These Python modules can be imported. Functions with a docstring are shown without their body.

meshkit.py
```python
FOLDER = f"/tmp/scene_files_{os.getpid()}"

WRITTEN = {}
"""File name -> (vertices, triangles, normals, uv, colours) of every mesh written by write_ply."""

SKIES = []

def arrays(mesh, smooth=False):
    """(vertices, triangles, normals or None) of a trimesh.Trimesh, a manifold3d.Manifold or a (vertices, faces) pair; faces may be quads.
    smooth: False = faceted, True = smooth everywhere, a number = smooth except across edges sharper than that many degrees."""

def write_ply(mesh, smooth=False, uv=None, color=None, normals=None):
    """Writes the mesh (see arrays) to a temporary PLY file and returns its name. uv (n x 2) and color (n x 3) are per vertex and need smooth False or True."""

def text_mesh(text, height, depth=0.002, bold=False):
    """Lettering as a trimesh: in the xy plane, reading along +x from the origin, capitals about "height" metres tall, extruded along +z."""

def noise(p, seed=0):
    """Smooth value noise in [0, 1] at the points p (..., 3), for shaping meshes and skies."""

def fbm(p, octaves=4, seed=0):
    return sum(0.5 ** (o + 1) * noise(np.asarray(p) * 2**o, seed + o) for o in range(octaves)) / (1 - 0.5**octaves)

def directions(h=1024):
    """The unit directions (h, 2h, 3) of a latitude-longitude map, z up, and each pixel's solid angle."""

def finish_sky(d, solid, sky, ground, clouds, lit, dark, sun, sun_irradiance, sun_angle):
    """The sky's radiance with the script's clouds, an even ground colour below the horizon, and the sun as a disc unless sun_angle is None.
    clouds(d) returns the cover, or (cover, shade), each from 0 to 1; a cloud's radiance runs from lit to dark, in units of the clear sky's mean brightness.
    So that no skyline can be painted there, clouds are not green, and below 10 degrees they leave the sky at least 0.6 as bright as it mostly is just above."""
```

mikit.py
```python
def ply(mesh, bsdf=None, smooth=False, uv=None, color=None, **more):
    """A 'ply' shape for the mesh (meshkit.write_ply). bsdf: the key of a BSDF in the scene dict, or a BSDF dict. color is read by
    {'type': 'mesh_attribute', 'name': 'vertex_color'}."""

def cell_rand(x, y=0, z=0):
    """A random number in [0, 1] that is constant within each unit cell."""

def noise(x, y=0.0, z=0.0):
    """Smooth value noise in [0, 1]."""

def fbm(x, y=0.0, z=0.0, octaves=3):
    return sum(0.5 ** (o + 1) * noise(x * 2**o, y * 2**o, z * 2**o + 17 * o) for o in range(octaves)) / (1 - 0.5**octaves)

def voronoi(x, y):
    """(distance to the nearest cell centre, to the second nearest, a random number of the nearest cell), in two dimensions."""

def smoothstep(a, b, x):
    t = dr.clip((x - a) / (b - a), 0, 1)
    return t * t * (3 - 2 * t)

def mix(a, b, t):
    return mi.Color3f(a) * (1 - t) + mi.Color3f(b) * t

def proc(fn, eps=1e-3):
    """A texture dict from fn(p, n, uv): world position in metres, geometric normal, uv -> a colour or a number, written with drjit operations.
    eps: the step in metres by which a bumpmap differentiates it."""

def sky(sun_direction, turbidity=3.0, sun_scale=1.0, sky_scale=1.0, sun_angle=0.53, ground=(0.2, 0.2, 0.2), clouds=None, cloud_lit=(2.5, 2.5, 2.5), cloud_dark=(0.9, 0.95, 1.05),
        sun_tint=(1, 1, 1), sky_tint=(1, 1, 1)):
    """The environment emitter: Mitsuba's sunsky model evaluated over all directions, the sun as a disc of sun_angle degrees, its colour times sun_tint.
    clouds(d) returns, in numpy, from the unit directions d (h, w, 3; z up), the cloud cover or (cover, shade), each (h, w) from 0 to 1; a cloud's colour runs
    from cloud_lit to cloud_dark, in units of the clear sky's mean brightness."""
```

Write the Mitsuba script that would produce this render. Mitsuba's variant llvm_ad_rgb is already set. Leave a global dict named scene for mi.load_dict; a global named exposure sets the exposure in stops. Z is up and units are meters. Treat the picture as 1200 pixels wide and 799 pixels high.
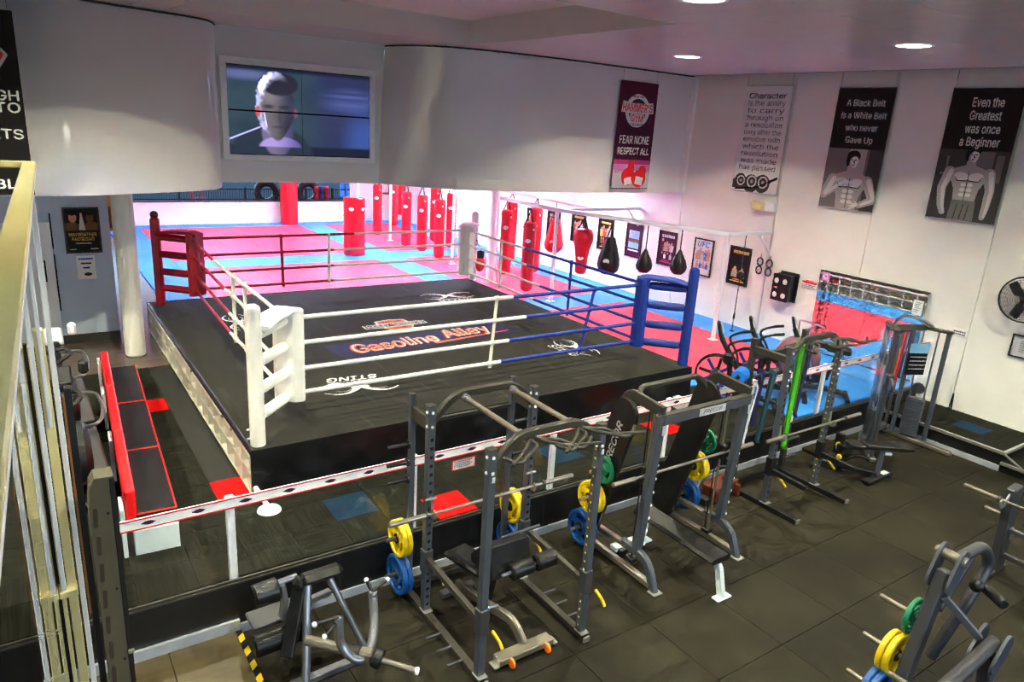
import math, random
import numpy as np, trimesh, mitsuba as mi, drjit as dr
import mikit, meshkit
from shapely import geometry as sg, affinity as sa
from shapely.ops import unary_union

# ---------------------------------------------------------------- camera, sky, lights, exposure
CAM = np.array([0.0, -6.0813, 4.8])
YAW, PITCH, ROLL = 0.6126, 0.2913, 0.0639
_f = np.array([math.sin(YAW) * math.cos(PITCH), math.cos(YAW) * math.cos(PITCH), -math.sin(PITCH)])
_r = np.array([math.cos(YAW), -math.sin(YAW), 0.0])
_u = np.cross(_r, _f)
_up = -_r * math.sin(ROLL) + _u * math.cos(ROLL)
T = mi.ScalarTransform4f
scene = {
    'camera': {'type': 'perspective', 'fov_axis': 'x', 'fov': 2 * math.degrees(math.atan(600 / 838.6)), 'near_clip': 0.05,
               'to_world': T().look_at(origin=CAM.tolist(), target=(CAM + _f).tolist(), up=_up.tolist())},
    'sky': mikit.sky((0.3, -0.5, 0.8), turbidity=4.0, sun_scale=0.0, sky_scale=9.5, sky_tint=(1.05, 1.02, 0.95), ground=(0.3, 0.3, 0.3)),
}
exposure = 0.95
labels = {}
SPOT = 50.0                     # watts per steradian of one ceiling downlight
SPOT_COLOR = (1.0, 0.97, 0.72)
TUBE = 47.0                     # radiance of the fluorescent panels under the mezzanine
TUBE_COLOR = (0.8, 0.96, 1.26)
SCREEN = 1.0                    # radiance scale of the video wall

H_UP, H_RING, H_SLAB, H_CEIL = 0.57, 1.15, 3.48, 6.2
WA, WB = 13.76, 0.0            # the right wall: x = WA + WB * y


def S(r, g, b):
    c = np.array([r, g, b]) / 255.0
    return tuple(float(x) for x in np.where(c <= 0.04045, c / 12.92, ((c + 0.055) / 1.055) ** 2.4))


# ---------------------------------------------------------------- materials
def mat(key, color, rough=0.5, metal=0.0, spec=0.5, coat=0.0, bump=None, bscale=1.0, **kw):
    d = {'type': 'principled', 'roughness': float(rough), 'metallic': float(metal), 'specular': float(spec)}
    d['base_color'] = color if isinstance(color, dict) else {'type': 'rgb', 'value': list(color)}
    if coat:
        d['clearcoat'], d['clearcoat_gloss'] = float(coat), 0.9
    d.update(kw)
    if bump is not None:
        d = {'type': 'bumpmap', 'arbitrary': mikit.proc(bump), 'scale': bscale, 'bsdf': d}
    scene[key] = {'type': 'twosided', 'bsdf': d}
    return key


def speck(a, b, s, s2=None, oct=3):
    """colour a to b by noise of frequency s (s2 in z)"""
    return mikit.proc(lambda p, n, uv: mikit.mix(a, b, mikit.fbm(p.x * s, p.y * s, p.z * (s2 or s), oct)))


def rubber(p, n, uv):
    big = mikit.fbm(p.x * 1.3, p.y * 1.3, 3.0, 4)
    fine = mikit.noise(p.x * 160, p.y * 160, p.z * 40)
    c = mikit.mix(S(23, 20, 12), S(33, 30, 19), mikit.smoothstep(0.3, 0.7, big))
    scuff = mikit.smoothstep(0.62, 0.8, mikit.fbm(p.x * 5, p.y * 2.2, 9.0, 3))
    return c * (0.8 + 0.4 * fine) * (1 + 0.35 * scuff)


def carpet(p, n, uv):
    cx, cy = dr.floor(p.x / 0.5), dr.floor(p.y / 0.5)
    turn = mikit.cell_rand(cx, cy, 5) > 0.5
    v = dr.select(turn, p.x, p.y)
    w = dr.select(turn, p.y, p.x)
    line = mikit.noise(v * 90, w * 4, 1.0)
    c = mikit.mix(S(19, 20, 15), S(29, 29, 22), mikit.smoothstep(0.35, 0.75, line))
    return c * (0.86 + 0.28 * mikit.cell_rand(cx, cy, 2))


def vinyl_floor(p, n, uv):
    g = mikit.fbm(p.x * 3, p.y * 22, 0.0, 3)
    return mikit.mix(S(62, 52, 44), S(80, 68, 56), g)


def tan_floor(p, n, uv):
    g = mikit.fbm(p.x * 5, p.y * 26, 0.0, 3)
    d = mikit.smoothstep(0.5, 0.75, mikit.fbm(p.x * 4, p.y * 2.4, 4.0, 3))
    return mikit.mix(mikit.mix(S(66, 56, 30), S(80, 68, 38), g), S(52, 43, 22), d * 0.6)


def mats_color(a, b):
    def f(p, n, uv):
        w = mikit.fbm(p.x * 1.1, p.y * 1.1, 2.0, 3)
        return mikit.mix(a, b, w) * (0.95 + 0.1 * mikit.noise(p.x * 60, p.y * 60, 0.0))
    return mikit.proc(f)


def canvas(p, n, uv):
    w = mikit.fbm(p.x * 0.9, p.y * 0.9, 1.0, 4)
    f = mikit.noise(p.x * 300, p.y * 300, 0.0)
    scr = mikit.smoothstep(0.66, 0.8, mikit.fbm(p.x * 9, p.y * 1.2, 7.0, 3))
    return mikit.mix(S(31, 31, 26), S(41, 41, 34), w) * (0.85 + 0.3 * f) + mi.Color3f(0.008) * scr


mat('wall_paint', mikit.proc(lambda p, n, uv: mikit.mix(S(222, 219, 208), S(231, 229, 218), mikit.fbm(p.x * 2, p.y * 2, p.z * 2, 3))), 0.55, spec=0.35)
mat('wall_grey', S(182, 196, 212), 0.6)
mat('fascia_gloss', mikit.proc(lambda p, n, uv: mikit.mix(S(228, 224, 220), S(234, 230, 226), mikit.fbm(p.x, p.y, p.z, 3))), 0.07, spec=0.55,
    bump=lambda p, n, uv: mikit.fbm(p.x * 1.6 + p.y, p.z * 0.35, 2.0, 2), bscale=0.02)
mat('ceiling_tile', S(206, 192, 188), 0.24, spec=0.55)
mat('plaster', S(222, 216, 210), 0.8)
mat('rubber_tile', mikit.proc(rubber), 0.7, spec=0.16)
mat('joint_dark', S(22, 21, 18), 0.9)
mat('carpet_tile', mikit.proc(carpet), 0.95, spec=0.1)
mat('carpet_red', speck(S(176, 8, 10), S(200, 18, 18), 60), 0.95, spec=0.1)
mat('carpet_blue', speck(S(16, 34, 52), S(22, 44, 64), 60), 0.95, spec=0.1)
mat('vinyl_floor', mikit.proc(vinyl_floor), 0.22)
mat('tan_floor', mikit.proc(tan_floor), 0.5)
mat('mat_pink', mats_color(S(226, 58, 86), S(234, 72, 98)), 0.5, spec=0.35)
mat('mat_blue', mats_color(S(44, 124, 204), S(58, 142, 220)), 0.5, spec=0.35)
mat('ring_canvas', mikit.proc(canvas), 0.75, spec=0.12)
mat('black_vinyl', speck(S(7, 7, 8), S(12, 12, 14), 5), 0.36, spec=0.35)
mat('black_board', speck(S(8, 8, 9), S(13, 13, 14), 4), 0.42)
mat('shelf_white', speck(S(226, 220, 200), S(236, 231, 214), 6), 0.45)
mat('steel_grey', S(74, 78, 86), 0.36, metal=0.35)
mat('steel_mid', S(66, 66, 70), 0.34, metal=0.4)
mat('steel_dark', S(28, 28, 30), 0.36, metal=0.3)
mat('steel_olive', S(62, 60, 54), 0.36, metal=0.45)
mat('bar_steel', S(186, 178, 160), 0.28, metal=0.9)
mat('chrome', S(214, 214, 216), 0.16, metal=1.0)
mat('silver_tube', S(148, 150, 158), 0.26, metal=0.85)
mat('alu', S(176, 174, 168), 0.32, metal=0.8)
mat('baseboard_paint', speck(S(158, 164, 172), S(186, 190, 196), 6), 0.35, metal=0.3)
mat('black_plastic', S(14, 14, 15), 0.4)
mat('black_pad', speck(S(14, 14, 14), S(21, 21, 20), 30), 0.3)
mat('cabinet_olive', speck(S(62, 58, 44), S(74, 69, 53), 6), 0.45)
mat('slot_brown', S(44, 32, 18), 0.8)
mat('dark_hole', S(6, 6, 6), 0.9)
mat('white_paint', S(238, 238, 236), 0.35)
mat('cream_paint', S(216, 202, 142), 0.4)
mat('white_box', S(214, 226, 224), 0.4)
mat('plate_yellow', S(214, 182, 8), 0.42)
mat('plate_blue', S(8, 66, 130), 0.42)
mat('plate_green', S(6, 106, 70), 0.42)
mat('grip_yellow', S(238, 196, 24), 0.5)
mat('grip_orange', S(240, 120, 24), 0.5)
mat('red_vinyl', S(206, 18, 34), 0.32)
mat('bench_red', S(222, 14, 18), 0.36)
mat('ring_red', S(150, 14, 30), 0.36)
mat('ring_blue', speck(S(22, 42, 118), S(30, 54, 140), 40), 0.36)
mat('ring_white', speck(S(232, 230, 218), S(242, 241, 232), 12), 0.36)
mat('rope_cream', S(232, 228, 206), 0.5)
mat('lilac_shroud', S(112, 76, 84), 0.3)
mat('wood_brown', speck(S(62, 26, 13), S(94, 42, 22), 12), 0.4)
mat('wood_amber', S(132, 82, 34), 0.5)
mat('band_green', S(66, 170, 20), 0.5)
mat('band_olive', S(58, 92, 26), 0.5)
mat('band_teal', S(26, 66, 78), 0.5)
mat('band_navy', S(30, 32, 78), 0.5)
mat('band_white', S(226, 226, 224), 0.5)
mat('foam_blue', speck(S(20, 98, 190), S(34, 118, 214), 30), 0.7)
mat('glove_red', S(224, 52, 34), 0.35)
mat('glove_pink', S(232, 40, 120), 0.4)
mat('led_green', S(90, 220, 120), 0.4)
mat('led_red', S(200, 60, 70), 0.4)
mat('lcd_grey', S(150, 162, 130), 0.3)
mat('blue_pad', S(36, 96, 150), 0.5)
mat('court_ground', speck(S(26, 42, 52), S(36, 54, 64), 2), 0.8, spec=0.1)
mat('court_green', speck(S(26, 42, 20), S(38, 54, 28), 3), 0.9, spec=0.1)
for _k, _c in dict(black=(18, 16, 17), white=(240, 238, 232), maroon=(60, 20, 44), red=(206, 34, 40), pink=(196, 120, 170), grey1=(52, 52, 52), grey2=(98, 97, 95), grey3=(150, 148, 144),
                   grey4=(196, 194, 188), paper=(218, 218, 212), gold=(210, 164, 74), orange=(226, 100, 46), blue=(36, 92, 180), navy=(30, 30, 62), cyan=(120, 170, 200), skin=(190, 130, 104),
                   magenta=(170, 52, 104), brown=(96, 66, 44), ink=(30, 32, 34), silver=(176, 176, 178), olive=(96, 88, 60)).items():
    mat('print_' + _k, S(*_c), 0.6, spec=0.12)
scene['mirror_glass'] = {'type': 'twosided', 'bsdf': {'type': 'conductor', 'material': 'none', 'specular_reflectance': {'type': 'rgb', 'value': [0.86, 0.88, 0.87]}}}
scene['pane_glass'] = {'type': 'thindielectric', 'int_ior': 1.5}
scene['lens_blue'] = {'type': 'twosided', 'bsdf': {'type': 'principled', 'base_color': {'type': 'rgb', 'value': list(S(120, 190, 220))}, 'roughness': 0.3}}


# ---------------------------------------------------------------- mesh helpers: every mesh is (vertices, triangles)
def join(*ms):
    ms = [m for a in ms for m in (a if isinstance(a, list) else [a])]
    vs, fs, o = [], [], 0
    for m in ms:
        v, f = (m.vertices, m.faces) if hasattr(m, 'faces') else m
        vs.append(np.asarray(v, float)); fs.append(np.asarray(f, int) + o); o += len(v)
    return np.vstack(vs), np.vstack(fs)


def unit(v):
    v = np.asarray(v, float)
    return v / (np.linalg.norm(v) + 1e-12)


_HULL = {}


def cbox(c, s, b=0.0):
    """box centred at c with sizes s and chamfer b"""
    s = np.asarray(s, float)
    b = min(b, 0.45 * s.min())
    k = (tuple(np.round(s, 5)), round(b, 5))
    if k not in _HULL:
        h = s / 2
        if b <= 0:
            v = np.array([[x, y, z] for x in (-1, 1) for y in (-1, 1) for z in (-1, 1)]) * h
            f = np.array([[0, 1, 3], [0, 3, 2], [4, 6, 7], [4, 7, 5], [0, 4, 5], [0, 5, 1], [2, 3, 7], [2, 7, 6], [0, 2, 6], [0, 6, 4], [1, 5, 7], [1, 7, 3]])
            _HULL[k] = (v, f)
        else:
            v = []
            for x in (-1, 1):
                for y in (-1, 1):
                    for z in (-1, 1):
                        sgn = np.array([x, y, z])
                        for a in range(3):
                            q = sgn * (h - b); q[a] = sgn[a] * h[a]; v.append(q)
            m = trimesh.convex.convex_hull(np.array(v))
            _HULL[k] = (np.array(m.vertices), np.array(m.faces))
    v, f = _HULL[k]
    return v + np.asarray(c, float), f


def box2(a, b, ch=0.0):
    a, b = np.minimum(a, b), np.maximum(a, b)
    return cbox((a + b) / 2, b - a, ch)


def frame_of(d, up=(0, 0, 1)):
    d = unit(d)
    up = np.asarray(up, float)
    if abs(d @ unit(up)) > 0.98:
        up = np.array([0, 1.0, 0]) if abs(d[1]) < 0.9 else np.array([1.0, 0, 0])
    x = unit(np.cross(up, d))
    return x, np.cross(d, x), d


def bar(p, q, w, h=None, b=0.006, up=(0, 0, 1)):
    """square bar from p to q: width w across, height h along up"""
    p, q = np.asarray(p, float), np.asarray(q, float)
    x, y, z = frame_of(q - p, up)
    v, f = cbox((0, 0, 0), (w, h or w, np.linalg.norm(q - p)), b)
    return v @ np.array([x, y, z]) + (p + q) / 2, f


def fil(pts, r, k=5):
    """polyline with corners rounded to radius r"""
    pts = [np.asarray(p, float) for p in pts]
    out = [pts[0]]
    for a, b, c in zip(pts, pts[1:], pts[2:]):
        u, w = unit(a - b), unit(c - b)
        d = min(r, 0.48 * np.linalg.norm(a - b), 0.48 * np.linalg.norm(c - b))
        for t in np.linspace(0, 1, k):
            out.append((1 - t) ** 2 * (b + u * d) + 2 * t * (1 - t) * b + t * t * (b + w * d))
    out.append(pts[-1])
    return out


def sweep(pts, prof, up=(0, 0, 1), closed=False):
    pts = np.asarray(pts, float)
    n, m = len(pts), len(prof)
    prof = np.asarray(prof, float)
    d = np.gradient(pts, axis=0) if not closed else np.roll(pts, -1, 0) - np.roll(pts, 1, 0)
    tang = np.array([unit(x) for x in d])
    for i in range(1, n - 1):
        if not closed:
            tang[i] = unit(unit(pts[i] - pts[i - 1]) + unit(pts[i + 1] - pts[i]))
    x, y, _ = frame_of(tang[0], up)
    rings = []
    for i in range(n):
        x = unit(x - tang[i] * (x @ tang[i])); y = np.cross(tang[i], x)
        rings.append(pts[i] + prof[:, :1] * x + prof[:, 1:] * y)
    v = np.vstack(rings)
    f = []
    for i in range(n if closed else n - 1):
        a, b = i * m, ((i + 1) % n) * m
        for j in range(m):
            k = (j + 1) % m
            f += [[a + j, a + k, b + k], [a + j, b + k, b + j]]
    if not closed:
        o = len(v)
        v = np.vstack([v, pts[0], pts[-1]])
        e = (n - 1) * m
        for j in range(m):
            k = (j + 1) % m
            f += [[o, k, j], [o + 1, e + j, e + k]]
    return v, np.array(f)


def circ(r, n):
    a = np.arange(n) * 2 * math.pi / n
    return np.c_[np.cos(a) * r, np.sin(a) * r]


def tube(pts, r, n=10, closed=False, up=(0, 0, 1)):
    return sweep(pts, circ(r, n), up, closed)


def rect(w, h, b=0.006):
    w, h = w / 2, h / 2
    return [(w - b, -h), (w, -h + b), (w, h - b), (w - b, h), (-w + b, h), (-w, h - b), (-w, -h + b), (-w + b, -h)]


def lathe(prof, c=(0, 0, 0), axis=(0, 0, 1), n=24):
    """profile (radius, height) turned about axis through c"""
    prof = np.asarray(prof, float)
    x, y, z = frame_of(axis)
    a = np.arange(n) * 2 * math.pi / n
    v = (prof[:, 0][:, None, None] * (np.cos(a)[None, :, None] * x + np.sin(a)[None, :, None] * y) + prof[:, 1][:, None, None] * z).reshape(-1, 3) + np.asarray(c, float)
    f = []
    for i in range(len(prof) - 1):
        for j in range(n):
            k = (j + 1) % n
            f += [[i * n + j, i * n + k, (i + 1) * n + k], [i * n + j, (i + 1) * n + k, (i + 1) * n + j]]
    return v, np.array(f)


def cyl(p, q, r, n=14, ch=0.0):
    p, q = np.asarray(p, float), np.asarray(q, float)
    L = np.linalg.norm(q - p)
    ch = ch or min(0.15 * r, 0.2 * L)
    return lathe([(0, 0), (r - ch, 0), (r, ch), (r, L - ch), (r - ch, L), (0, L)], p, q - p, n)


def ball(c, r, n=12, s=(1, 1, 1)):
    t = np.linspace(-math.pi / 2, math.pi / 2, n // 2 + 2)
    v, f = lathe([(max(math.cos(x), 0) * r, math.sin(x) * r) for x in t], (0, 0, 0), (0, 0, 1), n)
    return v * np.asarray(s) + np.asarray(c, float), f


def extr(shape, depth):
    gs = [g for g in getattr(shape, 'geoms', [shape]) if g.geom_type == 'Polygon' and g.area > 1e-9]
    return join([trimesh.creation.extrude_polygon(g, depth, engine='earcut') for g in gs])


def place(m, o, xa, ya, off=0.0):
    """mesh in the xy plane (thickness along z) laid into the frame at o with axes xa, ya"""
    v, f = (m.vertices, m.faces) if hasattr(m, 'faces') else m
    xa, ya = unit(xa), unit(ya)
    za = np.cross(xa, ya)
    return np.asarray(v, float) @ np.array([xa, ya, za]) + np.asarray(o, float) + za * off, f


_TXT = {}


def text(s, h, w=None, bold=True, slant=0.0, depth=0.0008, cx=None, x0=None, y=0.0):
    """lettering of cap height h, squeezed or spread to width w, centred on cx or starting at x0"""
    k = (s, bold)
    if k not in _TXT:
        m = meshkit.text_mesh(s, 1.0, 1.0, bold)
        _TXT[k] = (np.array(m.vertices), np.array(m.faces))
    v, f = _TXT[k]
    v = v * [h, h, depth]
    lo, hi = v[:, 0].min(), v[:, 0].max()
    if w:
        v[:, 0] = (v[:, 0] - lo) * w / (hi - lo) + lo
        hi = lo + w
    v[:, 0] += (cx - (lo + hi) / 2) if cx is not None else ((x0 or 0.0) - lo)
    v[:, 1] += y
    v[:, 0] += slant * (v[:, 1] - y)
    return v, f


def ell(cx, cy, rx, ry, rot=0):
    return sa.translate(sa.rotate(sa.scale(sg.Point(0, 0).buffer(1, 10), rx, ry), rot, origin=(0, 0)), cx, cy)


def blob(pts, r=0.01):
    return sg.Polygon(pts).buffer(r, 4).buffer(-r * 0.6, 4)


def limb(pts, w0, w1):
    out = []
    n = len(pts)
    for i, (a, b) in enumerate(zip(pts, pts[1:])):
        ra, rb = w0 + (w1 - w0) * i / (n - 1), w0 + (w1 - w0) * (i + 1) / (n - 1)
        out.append(unary_union([sg.Point(a).buffer(ra, 6), sg.Point(b).buffer(rb, 6)]).convex_hull)
    return unary_union(out)


# ---------------------------------------------------------------- scene helpers
_count = {}


def fresh(name):
    n = _count.get(name, 0)
    _count[name] = n + 1
    return name if n == 0 else f'{name}_{n:03d}'


def thing(name, label, category, group=None):
    key = fresh(name)
    labels[key] = {'label': label, 'category': category}
    if group:
        labels[key]['group'] = group
    return key


def struct(name, label=None, kind='structure'):
    key = fresh(name)
    labels[key] = {'kind': kind}
    if label:
        labels[key]['label'] = label
    return key


def part(parent, name, mesh, bsdf, smooth=False, label=None, M=None, **more):
    """one entry of the scene under parent; mesh may be a ply dict made by shared()"""
    key = fresh(f'{parent}__{name}')
    if isinstance(mesh, dict):
        d = {**mesh, 'bsdf': {'type': 'ref', 'id': bsdf}}
    else:
        d = mikit.ply(mesh, bsdf, smooth)
    if M is not None:
        d['to_world'] = T(np.asarray(M, float))
    d.update(more)
    scene[key] = d
    if label:
        labels[key] = {'label': label}
    return key


def solo(key, mesh, bsdf, smooth=False, **more):
    d = mikit.ply(mesh, bsdf, smooth) if not isinstance(mesh, dict) else {**mesh, 'bsdf': {'type': 'ref', 'id': bsdf}}
    d.update(more)
    scene[key] = d
    return key


def shared(mesh, smooth=False):
    d = mikit.ply(mesh, None, smooth)
    return d


def at(x, y, z, deg=0.0):
    c, s = math.cos(math.radians(deg)), math.sin(math.radians(deg))
    return np.array([[c, -s, 0, x], [s, c, 0, y], [0, 0, 1, z], [0, 0, 0, 1.0]])


def wallp(y, z, off=0.0):
    """point on the right wall, off metres in front of it"""
    nx, ny = unit([-1, WB])
    return np.array([WA + WB * y + nx * off, y + ny * off, z])


W_T = unit([-WB, -1, 0])        # along the right wall, to the right as one faces it
UP = np.array([0, 0, 1.0])

# ---------------------------------------------------------------- the setting: floors
rnd = random.Random(7)
fl = struct('floor', 'dark grey rubber gym tiles of the sunken floor')
part(fl, 'slab', box2((-4, -10.4, -0.2), (13.76, 0.3, -0.012)), 'joint_dark')
_xs = [1.31, 2.02] + [2.02 + 0.957 * i for i in range(1, 13)]
_ys = [0.0, -0.92] + [-0.92 - 0.94 * i for i in range(1, 6)]
for i, (x0, x1) in enumerate(zip(_xs, _xs[1:])):
    for j, (y1, y0) in enumerate(zip(_ys, _ys[1:])):
        if x0 > 12.9:
            continue
        g = 0.0025
        part(fl, 'rubber_tile', box2((x0 + g, y0 + g, -0.03), (x1 - g, y1 - g, rnd.uniform(-0.002, 0.0)), 0.004), 'rubber_tile')
for i in range(3):
    for j in range(7):
        part(fl, 'tan_plank_tile', box2((1.3 - 0.62 * (i + 1) + 0.002, -0.9 * (j + 1) + 0.002, -0.03), (1.3 - 0.62 * i - 0.002, -0.9 * j - 0.002, 0.045), 0.003), 'tan_floor')
tp = thing('hazard_tape', 'yellow and black striped hazard tape along the step edge of the tan floor', 'tape')
for i in range(26):
    y = -0.02 - i * 0.1
    v, f = extr(sg.Polygon([(0, 0), (0.055, 0.045), (0.055, -0.055), (0, -0.1)]), 0.002)
    part(tp, 'stripe', (v + [1.262, y, 0.045], f), 'grip_yellow' if i % 2 else 'print_black')

uf = struct('floor_upper', 'raised floor of dark carpet tiles and brown vinyl around the ring')
part(uf, 'slab', box2((-4, 0.03, 0.0), (13.9, 24, H_UP - 0.035)), 'joint_dark')
red_tiles = {(7, 0), (15, 1), (2, 9), (3, 3)}
blue_tiles = {(5, 1), (11, 1)}
for i in range(-4, 20):
    for j in range(0, 13):
        x0, y0 = 0.0 + 0.5 * i, 0.06 + 0.5 * j
        if x0 > 9.6 or (x0 > 1.4 and y0 > 1.6):
            continue
        m = 'carpet_red' if (i, j) in red_tiles else 'carpet_blue' if (i, j) in blue_tiles else 'carpet_tile'
        part(uf, 'carpet_tile', box2((x0 + 0.001, y0 + 0.001, H_UP - 0.04), (x0 + 0.499, y0 + 0.499, H_UP), 0.002), m)
part(uf, 'vinyl_sheet', box2((-4, 6.57, H_UP - 0.04), (2.44, 21.9, H_UP)), 'vinyl_floor')

mt = struct('floor_mats', 'interlocking pink and blue training mats of the back hall')


def spans(a, b):
    n = max(1, round((b - a) / 1.0))
    return [(a + (b - a) * k / n, a + (b - a) * (k + 1) / n) for k in range(n)]


_bx = [(2.45, 3.43, 0), (3.43, 9.04, 1), (9.04, 9.95, 0), (9.95, 12.75, 1), (12.75, 13.76, 0)]
_by = [(0.05, 1.88, 0), (1.88, 7.2, 1), (7.2, 8.28, 0), (8.28, 14.3, 1), (14.3, 15.5, 0), (15.5, 21.6, 1), (21.6, 22.5, 0)]
for xa, xb, px in _bx:
    for ya, yb, py in _by:
        if xb < 9.5 and yb < 8.5 and not (xa > 9 and ya < 8.4):
            continue
        for x0, x1 in spans(xa, xb):
            for y0, y1 in spans(ya, yb):
                if x1 < 9.1 and y1 < 8.2 or (x0 < 9.5 and y1 < 1.0):
                    continue
                x0_ = max(x0, 9.62) if y0 < 1.8 else x0
                part(mt, 'mat_tile', box2((x0_ + 0.0015, y0 + 0.0015, H_UP - 0.03), (x1 - 0.0015, y1 - 0.0015, H_UP + 0.03), 0.006), 'mat_pink' if px and py else 'mat_blue')

# ledge between the two floors
lg = struct('trim_1', 'black step face with grey baseboard below the glass balustrade')
part(lg, 'step_face', box2((-4, 0.0, 0), (12.5, 0.05, H_UP - 0.03)), 'black_board')
part(lg, 'baseboard', box2((1.31, -0.014, 0), (12.5, 0.002, 0.105), 0.003), 'baseboard_paint')
part(lg, 'baseboard', box2((-0.2, -0.03, 0.045), (1.31, 0.002, 0.16), 0.003), 'baseboard_paint')
part(lg, 'edge_channel', box2((-4, -0.012, H_UP - 0.03), (13.76, 0.055, H_UP - 0.005), 0.004), 'steel_olive')
part(lg, 'edge_channel', box2((-4, -0.004, H_UP - 0.005), (13.76, 0.02, H_UP + 0.022), 0.004), 'steel_olive')
for x in (2.3, 4.9, 7.6, 10.1):
    part(lg, 'panel_joint', box2((x, -0.002, 0.1), (x + 0.012, 0.001, H_UP - 0.03)), 'joint_dark')

# platform along the right wall and the steps at its near end
pf = struct('floor_platform', 'raised carpeted platform and steps along the right wall')
PX, PY, PZ = 12.5, -2.02, 0.335
part(pf, 'platform_slab', box2((PX, PY, 0), (13.75, 0.0, PZ - 0.012)), 'black_board')
for i in range(3):
    for j in range(4):
        x0, y0 = PX + 0.03 + 0.41 * i, PY + 0.01 + 0.5 * j
        part(pf, 'carpet_tile', box2((x0 + 0.001, y0 + 0.001, PZ - 0.012), (x0 + 0.409, y0 + 0.499, PZ), 0.002), 'carpet_blue' if (i, j) == (1, 1) else 'carpet_tile')
part(pf, 'edge_nosing', box2((PX - 0.03, PY, PZ - 0.045), (PX + 0.02, 0.0, PZ + 0.006), 0.005), 'alu')
part(pf, 'edge_nosing', box2((PX - 0.03, PY - 0.04, PZ - 0.045), (13.75, PY + 0.01, PZ + 0.006), 0.005), 'alu')
part(pf, 'baseboard', box2((PX - 0.015, PY, 0), (PX + 0.002, -0.015, 0.1), 0.003), 'baseboard_paint')
part(pf, 'step', box2((PX, PY - 0.34, 0), (13.75, PY, 0.165)), 'carpet_tile')
part(pf, 'edge_nosing', box2((PX - 0.03, PY - 0.38, 0.12), (13.75, PY - 0.33, 0.171), 0.005), 'alu')
part(pf, 'edge_nosing', box2((PX - 0.03, PY - 0.34, 0.12), (PX + 0.012, PY, 0.171), 0.005), 'alu')
part(pf, 'side_string', bar((PX - 0.012, PY - 0.01, PZ - 0.02), (PX - 0.012, PY - 0.36, 0.14), 0.02, 0.03, 0.003), 'alu')

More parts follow.
